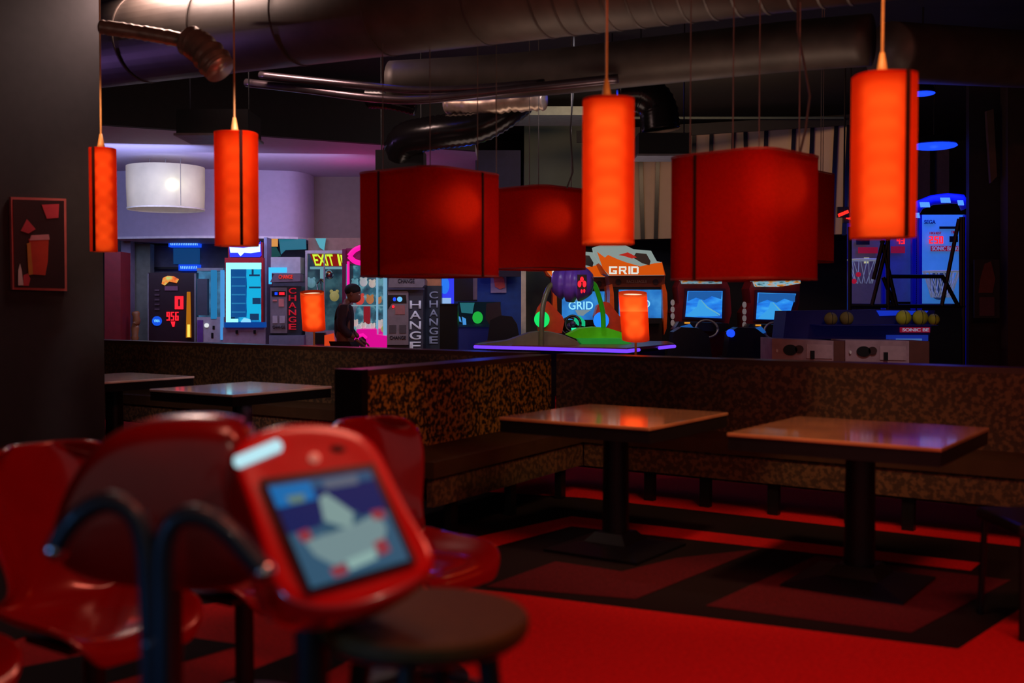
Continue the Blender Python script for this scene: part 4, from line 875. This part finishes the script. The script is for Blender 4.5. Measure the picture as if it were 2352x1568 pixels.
text('logo_text', 'SEGA', *c6(612, 795), *c6(670, 815), d+1.27, mat('logo_navy', (20, 60, 150), .5), t1)
G().pb(*c6(690, 828), *c6(800, 840), d+1.27, .01).to('dark_bar', BLKP, t1)
text('label_text', 'HIGHEST', *c6(640, 856), *c6(700, 868), d+1.27, mat('label_red', (160, 30, 60), .5, emit=.3), t1); text('label_text', 'TIME', *c6(750, 850), *c6(780, 864), d+1.27, mat('label_red', (160, 30, 60), .5, emit=.3), t1)
G().pb(*c6(645, 928), *c6(820, 955), d+1.27, .01).to('red_banner', mat('banner_maroon', (160, 20, 50), .5, emit=.4), t1); text('banner_text', 'SONIC BASKET', *c6(652, 931), *c6(812, 952), d+1.255, mat('banner_ink', (160, 180, 225), .5, emit=.3), t1)
G().pb(*c6(742, 878), *c6(785, 908), d+1.27, .01).to('dark_panel', BLKP, t1)
cpt = [c6(*p) for p in [(555, 770), (585, 725), (650, 700), (730, 690), (800, 695), (825, 740)]]
G().tube([W(x, y-3, d+.9) for x, y in cpt], .06, 12).to('arch', BLU_P, t1, smooth=True)
for i, (x, y, n) in enumerate([(612, 715, 5), (718, 692, 5), (806, 705, 3), (570, 770, 4)]):
    g = G()
    for k in range(n): g.pp([c6(x+k*10-22, y-12), c6(x+k*10-15, y-12), c6(x+k*10-10, y+14), c6(x+k*10-17, y+14)], d+.75, .02)
    g.to('arch_light', E('arch_led', (70, 130, 255), 1.6), t1)
o = light('POINT', tuple(W(*c6(700, 720), d+.3)), 4, (30, 60, 255), .15)
# rim, net and ball shoot parts
ctr = W(*c6(700, 1060), d+1.05)
G().tube([ctr+Vector((.2*math.cos(a), .2*math.sin(a), 0)) for a in [2*math.pi*k/28 for k in range(29)]], .012, 8).to('rim', mat('rim_white', (200, 215, 235), .4, emit=.15), t1, smooth=True)
g = G()
for k in range(14):
    a = 2*math.pi*k/14; a2 = a+.4
    g.tube([ctr+Vector((.2*math.cos(a), .2*math.sin(a), 0)), ctr+Vector((.11*math.cos(a2), .11*math.sin(a2), -.3))], .006, 5)
    g.tube([ctr+Vector((.2*math.cos(a), .2*math.sin(a), 0)), ctr+Vector((.11*math.cos(a-.4), .11*math.sin(a-.4), -.3))], .006, 5)
g.to('net', mat('net_white', (180, 200, 225), .6, emit=.15), t1)
G().pe(*c6(690, 1130), 26, 34, d+1.28, .01).to('printed_ball', mat('ball_print', (60, 90, 130), .5, emit=.15), t1)
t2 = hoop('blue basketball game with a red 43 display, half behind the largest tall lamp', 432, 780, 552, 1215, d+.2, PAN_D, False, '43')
digits('score_digits', '43', *c6(468, 884), *c6(514, 918), d+1.45, RED_E, t2, .3)
G().pb(*c6(440, 930), *c6(512, 965), d+1.45, .01).to('red_banner', mat('banner_maroon', (160, 20, 50), .5, emit=.4), t2)
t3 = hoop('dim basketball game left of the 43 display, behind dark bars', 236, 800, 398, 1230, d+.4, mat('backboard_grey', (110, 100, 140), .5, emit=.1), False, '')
G().pb(*c6(262, 895), *c6(330, 922), d+1.65, .01).to('dark_panel', BLKP, t3); G().pb(*c6(272, 935), *c6(372, 966), d+1.65, .01).to('red_banner', mat('banner_maroon', (160, 20, 50), .5, emit=.4), t3)
G().pb(*c6(302, 988), *c6(328, 1018), d+1.6, .01).to('lit_square', E('lit_square', (190, 190, 150), .8), t3)
ctr = W(*c6(300, 1000), d+1.4)
G().tube([ctr+Vector((.18*math.cos(a), .18*math.sin(a), 0)) for a in [2*math.pi*k/28 for k in range(29)]], .012, 8).to('rim', mat('rim_white', (200, 215, 235), .4, emit=.15), t3, smooth=True)
g = G()
for k in range(12):
    a = 2*math.pi*k/12; g.tube([ctr+Vector((.18*math.cos(a), .18*math.sin(a), 0)), ctr+Vector((.1*math.cos(a+.4), .1*math.sin(a+.4), -.28))], .005, 5)
g.to('net', mat('net_white', (180, 200, 225), .6, emit=.15), t3)
for px, py in ((272, 1075), (250, 1110)): G().sph(W(*c6(px, py), d+1.3), .03).to('red_lamp', E('dull_red', (160, 20, 50), .8), t3)
# mesh column (blue netting) between boards, as real crossed bars
g = G()
for i in range(7): x = 553+i*7; g.pb(*c6(x, 770), *c6(x+2.2, 1225), d+1.2, .01)
for i in range(46): y = 772+i*10; g.pb(*c6(553, y), *c6(597, y+2.6), d+1.21, .01)
tag(recenter(g.to('netting_panel', BLU_P)), 'narrow blue netting panel between the 43 and 250 displays', 'netting')
# cage frame
t = thing('cage_frame', 'black tube cage with crossed braces in front of the basketball games', 'frame', tuple(base(c6(600, 0)[0], d)))
def cbar(p, q, r=.022, dd=0): G().tube([W(*c6(*p), d+dd), W(*c6(*q), d+dd)], r, 8).to('bar', BLK, t)
for p, q in [((425, 1085), (710, 1085)), ((790, 790), (700, 1240)), ((705, 1085), (790, 1245)), ((800, 780), (800, 1240)), ((430, 880), (340, 1240)), ((392, 900), (470, 1240)), ((228, 1235), (820, 1240)), ((425, 900), (425, 2300)), ((228, 830), (228, 2300)), ((812, 780), (812, 2300)), ((400, 1090), (460, 1240)), ((350, 1100), (400, 900))]: cbar(p, q)
# ball ramps, skirt and balls
g = G(); g.pp([c5(*p) for p in [(880, 470), (1500, 460), (1800, 465), (1760, 650), (860, 640)]], d-.1, .5)
t = thing('ball_ramp', 'dark blue sloping ball ramp below the basketball games', 'ball ramp', tuple(base(1985, d-.1))); g.to('ramp_panel', NET, t)
G().pb(*c5(1090, 556), *c5(1820, 560), d-.5, .45).to('ball_tray', NET, t)
G().pb(*c5(1505, 618), *c5(1758, 655), d-.14, .05).to('lit_skirt', mat('skirt_blue', (30, 60, 190), .4, emit=.35), t); G().pb(*c5(1560, 640), *c5(1720, 652), d-.15, .02).to('skirt_stripe', mat('skirt_ice', (90, 140, 220), .4, emit=.4), t)
G().pb(*c5(1590, 570), *c5(1770, 602), d-.14, .05).to('red_banner', mat('banner_maroon', (160, 20, 50), .5, emit=.4), t); text('banner_text', 'SONIC BE', *c5(1600, 576), *c5(1764, 596), d-.15, mat('banner_ink2', (200, 200, 235), .5, emit=.3), t)
G().pp([c5(*p) for p in [(1440, 466), (1760, 468), (1740, 490), (1460, 500)]], d-.12, .02).to('lit_edge', mat('edge_blue', (20, 60, 230), .4, emit=.5), t)
G().pb(*c5(860, 650), *c5(1765, 1200), d-.05, .4).to('base', BLKP, t)
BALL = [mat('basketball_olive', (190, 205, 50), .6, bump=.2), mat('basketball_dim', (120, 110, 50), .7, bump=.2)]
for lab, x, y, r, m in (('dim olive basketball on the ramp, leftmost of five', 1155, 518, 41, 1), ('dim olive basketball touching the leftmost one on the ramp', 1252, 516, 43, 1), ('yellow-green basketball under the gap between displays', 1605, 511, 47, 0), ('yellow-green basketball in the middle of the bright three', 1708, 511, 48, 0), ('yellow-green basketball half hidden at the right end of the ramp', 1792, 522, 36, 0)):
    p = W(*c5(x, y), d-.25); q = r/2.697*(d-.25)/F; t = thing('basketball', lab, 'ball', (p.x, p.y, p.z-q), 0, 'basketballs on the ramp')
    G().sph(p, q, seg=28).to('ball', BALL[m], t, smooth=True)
    g = G()
    for rot in (0, math.pi/2): g.tube([p+Vector((q*1.003*math.cos(a)*math.cos(rot), q*1.003*math.cos(a)*math.sin(rot), q*1.003*math.sin(a))) for a in [2*math.pi*k/24 for k in range(25)]], .003, 5)
    g.to('seam_line', BLKP, t)
for lab, P, dk in (('white control cabinet with dark dial, left of the two at the basketball games', [(790, 640), (1172, 655), (1172, 780), (790, 770)], 0), ('white control cabinet with brown right side, right of the two', [(1245, 650), (1640, 655), (1640, 805), (1245, 790)], 1)):
    dd2 = 10.9; x0 = P[0][0]; t = thing('control_cabinet', lab, 'cabinet', tuple(base(c5((P[0][0]+P[1][0])/2, 0)[0], dd2)), 0, 'white control cabinets')
    PP = [c5(*p) for p in P[:2]]+[(c5(*P[1])[0], 1010), (c5(*P[0])[0], 1010)]
    G().pp(PP, dd2, .5).to('body', mat('dusty_white', (170, 148, 156), .5, scale=8, var=.18), t)
    G().pp([c5(P[1][0]+1, P[1][1]), c5(P[1][0]+(70 if not dk else 125), P[1][1]+2), (c5(P[1][0]+(70 if not dk else 125), 0)[0], 1010), (c5(P[1][0]+1, 0)[0], 1010)], dd2+.03, .46).to('side_panel', mat('brown_side', (100, 62, 52), .6), t)
    G().pe(*c5(x0+115, P[0][1]+70), 16, 12, dd2-.02, .03).to('dial', BLKP, t); G().pe(*c5(x0+170, P[0][1]+65), 10, 9, dd2-.02, .03).to('dial', mat('dial_brown', (60, 40, 40), .5), t)
    G().pp([c5(*p) for p in [(x0+215, P[0][1]+35), (x0+375, P[0][1]+40), (x0+375, P[0][1]+125), (x0+215, P[0][1]+122)]], dd2-.01, .02).to('door', mat('door_white', (186, 166, 172), .45), t)
    G().pb(*c5(x0+240, P[0][1]+75), *c5(x0+265, P[0][1]+125), dd2-.03, .02).to('coin_slot', BLKP, t)
    G().pe(*c5(x0+32, P[0][1]+75), 2.5, 4, dd2-.02, .03).to('knob', mat('knob_pale', (220, 225, 225), .3), t)
for lab, x, y, n in (('upper red warning light left of the largest tall lamp', 1938, 487, 4), ('lower red warning light left of the largest tall lamp', 1951, 500, 3)):
    dd3 = 12.6 if n == 4 else 12.9; p = W(x, y, dd3+.06); t = thing('warning_light', lab, 'light', tuple(p), 0, 'red warning lights')
    G().tube([p, (p.x, p.y, 4.2)], .01, 6).to('rod', BLK, t); G().box((p.x, p.y+.02, p.z), (.14, .05, .12)).to('housing', BLKP, t)
    g = G()
    for k in range(n):
        if n == 4: g.pp([(x-12+k*6, y+4-k*2.5), (x-8+k*6, y+2-k*2.5), (x-6+k*6, y+9-k*2.5), (x-10+k*6, y+11-k*2.5)], dd3, .03)
        else: g.pp([(x-6+k*4, y-4+k*1), (x-3+k*4, y-4+k*1), (x-3+k*4, y+2+k*1), (x-6+k*4, y+2+k*1)], dd3, .03)
    g.to('lens', E('hot_red', (255, 40, 30), 1.6), t)
o_ = G().pe(2213, 520, 4, 8, d+.8, .05).to('side_light', E('hot_red', (255, 40, 30), 1.6), t1)

# ================================================================== PERSON
d = 14.1; px, py = 803, 700
bx = W(795, 700, d).x
t = thing('person', 'person in a dark hooded jacket walking right, head lowered, behind the bench', 'person', (bx, d, 0))
def skin(name, verts, edges, radii, m, parent, sub=2, root=0):
    me = bpy.data.meshes.new(name); me.from_pydata([Vector(v) for v in verts], edges, []); o = bpy.data.objects.new(name, me); COL.objects.link(o); o.parent = parent
    md = o.modifiers.new('skin', 'SKIN'); md.use_smooth_shade = True; sv = me.skin_vertices[0].data
    for i, r in enumerate(radii): sv[i].radius = (r if isinstance(r, tuple) else (r, r)); sv[i].use_root = (i == root)
    s = o.modifiers.new('sub', 'SUBSURF'); s.levels = s.render_levels = sub; me.materials.append(m); return o
SKIN = mat('skin_tone', (120, 78, 62), .6)
vb = [(-.02, 0, .88), (-.02, 0, 1.1), (-.02, 0, 1.28), (.0, 0, 1.38), (.045, 0, 1.44), (.0, .17, 1.33), (-.02, .2, 1.08), (.14, .17, .93), (.0, -.17, 1.33), (-.02, -.2, 1.08), (.14, -.17, .93), (.02, .09, .82), (.14, .1, .46), (.06, .1, .07), (-.04, -.09, .82), (-.04, -.1, .46), (-.2, -.1, .1), (.2, .1, .03), (-.07, -.1, .03)]
eb = [(0, 1), (1, 2), (2, 3), (3, 4), (2, 5), (5, 6), (6, 7), (2, 8), (8, 9), (9, 10), (0, 11), (11, 12), (12, 13), (0, 14), (14, 15), (15, 16), (13, 17), (16, 18)]
rb = [.12, .12, .13, .06, .05, .055, .045, .03, .055, .045, .03, .08, .055, .04, .08, .055, .04, .035, .035]
body = skin('body', vb, eb, rb, SKIN, t)
skin('jacket', [(-.03, 0, .86), (-.03, 0, 1.1), (-.03, 0, 1.27), (-.0, 0, 1.37), (-.02, .17, 1.31), (-.04, .21, 1.08), (.10, .18, .95), (-.02, -.17, 1.31), (-.04, -.21, 1.08), (.10, -.18, .95)], [(0, 1), (1, 2), (2, 3), (2, 4), (4, 5), (5, 6), (2, 7), (7, 8), (8, 9)], [(.14, .16), (.14, .15), (.15, .15), .085, .075, .065, .05, .075, .065, .05], mat('dark_jacket', (40, 26, 40), .8, bump=.2), t)
skin('trousers', [(-.02, 0, .88), (.02, .09, .8), (.14, .1, .46), (.06, .1, .12), (-.04, -.09, .8), (-.04, -.1, .46), (-.19, -.1, .14)], [(0, 1), (1, 2), (2, 3), (0, 4), (4, 5), (5, 6)], [.14, .1, .075, .06, .1, .075, .06], mat('dark_trousers', (26, 24, 34), .8), t)
# head: profile rings seen from the side, facing +X and tilted down
hc = Vector((bx+.085, d, 1.505))
prof = [(-.115, .015, .03), (-.10, .05, .045), (-.075, .075, .058), (-.04, .088, .066), (0, .094, .072), (.04, .098, .074), (.08, .088, .066), (.108, .06, .045), (.12, .02, .015)]
rings = []
tl = Matrix.Rotation(math.radians(14), 3, 'Y')
for z, a, b2 in prof:
    ring = []
    for k in range(24):
        th = 2*math.pi*k/24; x = a*math.cos(th); y = b2*math.sin(th)
        if abs(th) < .3 or abs(th-2*math.pi) < .3:
            if -.045 < z < .01: x += .022*(1-abs(z+.03)/.06)      # nose
            if z < -.07: x += .012                                # chin
            if z == -.075: x += .004
        ring.append(hc+tl@Vector((x+(.018 if z < 0 else 0), y, z)))
    rings.append(ring)
G().loft(rings).to('head', SKIN, t, smooth=True, mods=[('sub', 1)])
g = G(); g.sph(hc+tl@Vector((-.012, 0, .045)), .1, 1.06, .82, .86, 20); g.sph(hc+tl@Vector((.035, 0, .085)), .045, 1, 1.2, .6, 14); g.to('hair', mat('dark_hair', (18, 12, 18), .7, bump=.5, scale=60), t, smooth=True)
for sy in (-1, 1):
    G().sph(hc+tl@Vector((-.005, sy*.073, -.005)), .026, .7, .35, 1.1, 12).to('ear', SKIN, t, smooth=True)
    G().sph(hc+tl@Vector((.088, sy*.03, .008)), .012, seg=10).to('eye', mat('eye_white', (200, 195, 190), .3), t, smooth=True)
G().box(hc+tl@Vector((.105, 0, -.065)), (.012, .045, .008)).to('mouth', mat('lip', (130, 60, 60), .5), t)
for sy in (-1, 1):     # hands with five separate fingers
    w0 = Vector((.14, sy*.175, .93)); vv = [w0, w0+Vector((.035, 0, -.03)), w0+Vector((.07, 0, -.055))]; ee = [(0, 1), (1, 2)]; rr2 = [.026, (.03, .018), (.028, .015)]
    for f, (oy, L_) in enumerate(((-.027, .055), (-.009, .068), (.009, .064), (.026, .048))):
        i0 = len(vv); vv += [w0+Vector((.085, oy, -.065)), w0+Vector((.085+L_*.5, oy*1.1, -.085)), w0+Vector((.085+L_*.75, oy*1.1, -.085-L_*.5))]; ee += [(2, i0), (i0, i0+1), (i0+1, i0+2)]; rr2 += [.009, .0085, .007]
    i0 = len(vv); vv += [w0+Vector((.05, -sy*.035, -.045)), w0+Vector((.085, -sy*.045, -.06))]; ee += [(1, i0), (i0, i0+1)]; rr2 += [.01, .008]
    skin('hand', vv, ee, rr2, SKIN, t, 1)

# ================================================================== MOULDED RED CHAIRS
def chair_mesh(t):
    prof = [(.25, .37, .15), (.25, .40, .20), (.21, .43, .235), (.08, .425, .25), (-.06, .42, .25), (-.17, .44, .245), (-.22, .50, .19), (-.245, .60, .19), (-.27, .72, .24), (-.295, .84, .26), (-.31, .91, .22), (-.315, .935, .13)]
    n = 10; g = G(); rows = []
    for i, (f, z, hw) in enumerate(prof):
        row = []
        for j in range(n+1):
            s = -1+2*j/n; curl = .07*abs(s)**3
            if i <= 5: row.append(g.bm.verts.new((f, s*hw, z+curl*min(1, i/2.5))))
            else: row.append(g.bm.verts.new((f+curl*1.6, s*hw, z)))
        rows.append(row)
    for a, b in zip(rows, rows[1:]):
        for j in range(n): g.bm.faces.new((a[j], a[j+1], b[j+1], b[j]))
    M_ = Matrix.Translation(t.location)@t.rotation_euler.to_matrix().to_4x4(); g.bm.transform(M_)
    sh = g.to('seat_shell', mat('chair_red_plastic', (128, 7, 13), .22, coat=.5, var=.06), t, smooth=True, mods=[('sol', .022), ('sub', 2)])
    g = G(); g.tube([(-.0, 0, .05), (0, 0, .40)], .032, 16); g.bm.transform(M_); g.to('pedestal', BLK, t, smooth='auto')
    g = G(); g.lathe((0, 0, 0), [(.2, 0), (.2, .012), (.05, .045), (.032, .07)], 28); g.bm.transform(M_); g.to('foot', BLK, t, smooth='auto')
    g = G(); g.box((0, 0, .395), (.22, .3, .02)); g.bm.transform(M_); g.to('bracket', BLK, t)
face = math.atan2(-V.y, -V.x)
def cpos(px, py): p = FL(px, py, .44); return (p.x, p.y, 0)
ch = thing('moulded_chair', 'red moulded chair left of the black tube stand, seat edge shining', 'chair', cpos(215, 1418), face, 'red moulded chairs'); chair_mesh(ch)
dup(ch, cpos(560, 1322), face, 'red moulded chair seen under the right-hand black tube, with pale reflections on its seat')
dup(ch, cpos(-250, 1545), face, 'red moulded chair cut off by the lower left corner')
dup(ch, cpos(950, 1284), face-.05, 'red moulded chair with rounded back, behind the screen console and the stool')

# ================================================================== STOOL
sc_ = FL(975, 1408, .77); t = thing('bar_stool', 'round brown-topped stool with black legs at lower centre', 'stool', (sc_.x, sc_.y, 0))
R = .2
G().lathe((sc_.x, sc_.y, .735), [(R-.01, 0), (R, .008), (R, .026), (R-.006, .034), (.02, .036)], 56).to('seat', mat('brown_leatherette', (66, 48, 14), .6, spec=.25, scale=40, bump=.1), t, smooth='auto')
G().lathe((sc_.x, sc_.y, .722), [(R-.02, 0), (R-.006, .01), (R-.006, .014)], 48).to('seat_rim', BLK, t, smooth='auto')
for k in range(4):
    a = math.radians(-100+90*k); p = Vector((math.cos(a), math.sin(a), 0))
    G().tube([Vector((sc_.x, sc_.y, .724))+p*.12, Vector((sc_.x, sc_.y, .005))+p*.2], .021, 14).to('leg', BLK, t, smooth='auto')
G().tube([Vector((sc_.x+.165*math.cos(a), sc_.y+.165*math.sin(a), .32)) for a in [2*math.pi*k/36 for k in range(37)]], .011, 10).to('foot_ring', BLK, t, smooth=True)
G().tube([Vector((sc_.x+.135*math.cos(a), sc_.y+.135*math.sin(a), .6)) for a in [2*math.pi*k/36 for k in range(37)]], .009, 10).to('upper_ring', BLK, t, smooth=True)

# ================================================================== SCREEN CONSOLE (foreground)
cd_ = 1.95; k_ = cd_/F
pc = W(780, 1208, cd_); Rv = Vector((235*k_, .06, 35*k_)); Uv = Vector((-95*k_, .15, 220*k_)); Nn = Rv.cross(Uv).normalized()
if Nn.y > 0: Nn = -Nn
def on(px, py, off=0.):
    o_ = Vector((0, 0, H)); dr = W(px, py, 1.0)-o_; p0 = pc+Nn*off
    return o_+dr*((p0-o_).dot(Nn)/dr.dot(Nn))
fb = FL(0, 0, 0) if False else W(715, 1500, 2.02)
t = thing('screen_console', 'red hooded console with lit square screen in the foreground', 'console', (fb.x, fb.y, 0))
outline = [(520, 1035), (560, 1000), (610, 978), (680, 966), (760, 970), (825, 986), (868, 1020), (895, 1080), (925, 1140), (958, 1200), (992, 1250), (1003, 1285), (985, 1325), (930, 1362), (860, 1392), (780, 1408), (700, 1404), (645, 1380), (612, 1330), (600, 1270), (572, 1180), (543, 1100)]
O0 = [on(*p) for p in outline]; oc = sum(O0, Vector())/len(O0)
def ringo(off, s, sh=Vector()): return [oc+(p-oc)*s+Nn*off+sh for p in O0]
back = Vector((-.05, .03, -.01))
g = G(); g.loft([ringo(.0, .72), ringo(.006, .93), ringo(-.002, .985), ringo(-.018, 1.01), ringo(-.06, 1.0, back*.4), ringo(-.12, .9, back), ringo(-.17, .66, back*1.3), ringo(-.19, .3, back*1.4)])
g.to('hood', REDP, t, smooth=True, mods=[('sub', 2)])
sq = [(615, 1115), (850, 1080), (940, 1285), (715, 1350)]
def sp(u, v): 
    a, b, c, e = [Vector(p) for p in sq]; p = a*(1-u)*(1-v)+b*u*(1-v)+c*u*v+e*(1-u)*v; return (p.x, p.y)
def spoly(uv, off, name, m, th=.002, parent=t): return G().ext([on(*sp(*q), off) for q in uv], Nn*th).to(name, m, parent)
spoly([(-.055, -.06), (1.055, -.06), (1.055, 1.05), (-.055, 1.05)], .008, 'bezel', mat('bezel_dark', (30, 8, 26), .3), .005)
scr = spoly([(0, 0), (1, 0), (1, 1), (0, 1)], .0135, 'screen', E('screen_navy', (14, 34, 92), .8))
SC = lambda uv, i, m: spoly(uv, .016+.0006*i, 'screen_graphic', m, .0005, scr)
SC([(0, .0), (1, .0), (1, .1), (0, .1)], 0, E('scr_steel', (44, 84, 120), .8))
SC([(0, .02), (.4, .02), (.4, .2), (0, .22)], 1, E('scr_azure', (10, 110, 180), .85)); SC([(.12, .13), (.3, .13), (.28, .2), (.14, .2)], 2, E('scr_khaki', (110, 140, 120), .7))
SC([(.52, .03), (.86, .02), (.84, .12), (.52, .12)], 2, E('scr_mauve', (100, 110, 130), .7))
SC([(.0, .48), (1, .44), (1, 1), (0, 1)], 1, E('scr_slate', (50, 92, 120), .8))
SC([(.12, .58), (.9, .46), (.92, .62), (.8, .84), (.3, .86), (.16, .72)], 2, E('scr_grey', (118, 146, 150), .85))
SC([(.42, .2), (.5, .16), (.58, .26), (.68, .4), (.6, .55), (.5, .5), (.38, .42)], 3, E('scr_mint', (130, 160, 158), .85))
SC([(.34, .42), (.7, .38), (.74, .5), (.36, .56)], 2, E('scr_teal', (40, 84, 110), .8))
SC([(.42, .84), (.72, .8), (.72, .9), (.42, .94)], 3, E('scr_pale', (140, 175, 170), .9))
for uv in ([(.08, .48), (.2, .46), (.21, .56), (.1, .58)], [(.84, .42), (.96, .42), (.96, .52), (.84, .52)], [(.74, .74), (.86, .72), (.87, .86), (.75, .88)], [(.24, .88), (.4, .86), (.4, .96), (.26, .97)]): SC(uv, 4, E('scr_red', (150, 54, 66), .8))
# glowing bar and pale dot painted as hood highlights, and a recess
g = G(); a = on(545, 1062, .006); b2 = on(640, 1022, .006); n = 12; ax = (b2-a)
g.tube([a-ax*.06, a, b2, b2+ax*.06], [.006, .0125, .0125, .006], 14); g.to('highlight_bar', E('highlight_glow', (170, 215, 225), 1.2), t, smooth=True)
G().sph(on(722, 1052, .004), .011, 1, .6, 1).to('highlight_dot', mat('highlight_pink', (255, 150, 130), .3, emit=.35), t, smooth=True)
G().sph(on(775, 1032, .0), .016, 1, .5, .6).to('recess', mat('recess_red', (90, 6, 8), .5), t, smooth=True)
G().tube([(fb.x, fb.y, .02), (fb.x, fb.y, .83)], .032, 20).to('post', BLK, t, smooth='auto')
G().lathe((fb.x, fb.y, 0), [(.1, 0), (.1, .015), (.05, .03), (.035, .06)], 32).to('foot', BLK, t, smooth='auto')
# left console seen from behind
t = thing('screen_console', 'large dark red console shell seen from behind, left of the lit screen', 'console', tuple(base(380, 2.4)))
ol = [(140, 1290), (112, 1235), (140, 1140), (185, 1055), (245, 992), (320, 962), (410, 950), (500, 952), (560, 966), (578, 1020), (592, 1110), (625, 1200), (640, 1280), (600, 1330), (500, 1345), (380, 1335), (240, 1325)]
P0 = [W(x, y, 2.35) for x, y in ol]; pcn = sum(P0, Vector())/len(P0)
def rg(s, dy, dz=0): return [pcn+(p-pcn)*s+Vector((0, dy, dz)) for p in P0]
g = G(); g.loft([rg(.55, -.07, -.05), rg(.86, -.06, -.03), rg(.95, -.045, -.01), rg(1.0, 0), rg(.99, .08), rg(.9, .16), rg(.7, .2)])
g.to('hood', mat('dark_red_gloss', (120, 8, 12), .25, coat=.5, var=.08), t, smooth=True, mods=[('sub', 2)])
p = base(380, 2.42); G().tube([(p.x, p.y, .02), (p.x, p.y, .8)], .03, 16).to('post', BLK, t, smooth='auto'); G().lathe((p.x, p.y, 0), [(.12, 0), (.12, .015), (.05, .04), (.03, .08)], 28).to('foot', BLK, t, smooth='auto')
tag(recenter(G().tube([W(566, 975, 2.3), W(568, 940, 2.3)], [.008, .006], 8).to('antenna', mat('antenna_dark', (40, 24, 60), .3))), 'short dark stub with violet glint on top of the left console shell', 'antenna')
# tube stand
TUB = mat('black_steel_tube', (24, 34, 46), .42, .3, coat=.2)
dz_ = 1.72; t = thing('tube_stand', 'pair of arched black steel tubes standing in the left foreground', 'stand', tuple(base(362, dz_)))
for P in ([(128, 1262), (150, 1222), (190, 1178), (240, 1153), (285, 1162), (318, 1198), (335, 1260), (342, 1350), (346, 1460), (348, 1568)], [(606, 1312), (570, 1272), (535, 1232), (490, 1196), (445, 1182), (405, 1196), (382, 1235), (374, 1300), (376, 1400), (377, 1568)]):
    pts = [W(x, y, dz_) for x, y in P]; e = pts[-1]; pts.append(Vector((e.x, e.y, .01)))
    tb_ = rib_tube(pts, .0175, 90, TUB, 'arched_tube', t, 0, 18)
    e = pts[0]; G().sph(e, .0185).to('end_cap', CHROME, tb_, smooth=True)
p = W(362, 1568, dz_); G().lathe((p.x, p.y, 0), [(.12, 0), (.12, .012), (.05, .03)], 32).to('foot', BLK, t, smooth='auto')
light('SPOT', (-2.0, .3, 1.2), 60, (60, 150, 235), .12, target=(-.56, 1.72, .62), spot=22)  # unseen blue spot added to tint the tubes
# right foreground: dark bench end and stool leg
t = thing('side_chair', 'barely lit dark chair at the right edge in front of the long bench', 'chair', tuple(FL(2345, 1440, 0)))
b0 = FL(2345, 1440, 0)
G().box((b0.x+.1, b0.y, .45), (.42, .42, .05), bev=.015).to('seat', BLKP, t); G().box((b0.x+.3, b0.y, .7), (.04, .42, .45), bev=.012).to('backrest', BLKP, t)
for sx, sy in ((-.08, -.18), (-.08, .18), (.28, -.18), (.28, .18)): G().tube([(b0.x+sx, b0.y+sy, .43), (b0.x+sx*1.1, b0.y+sy*1.1, 0.005)], .014, 10).to('leg', BLK, t)
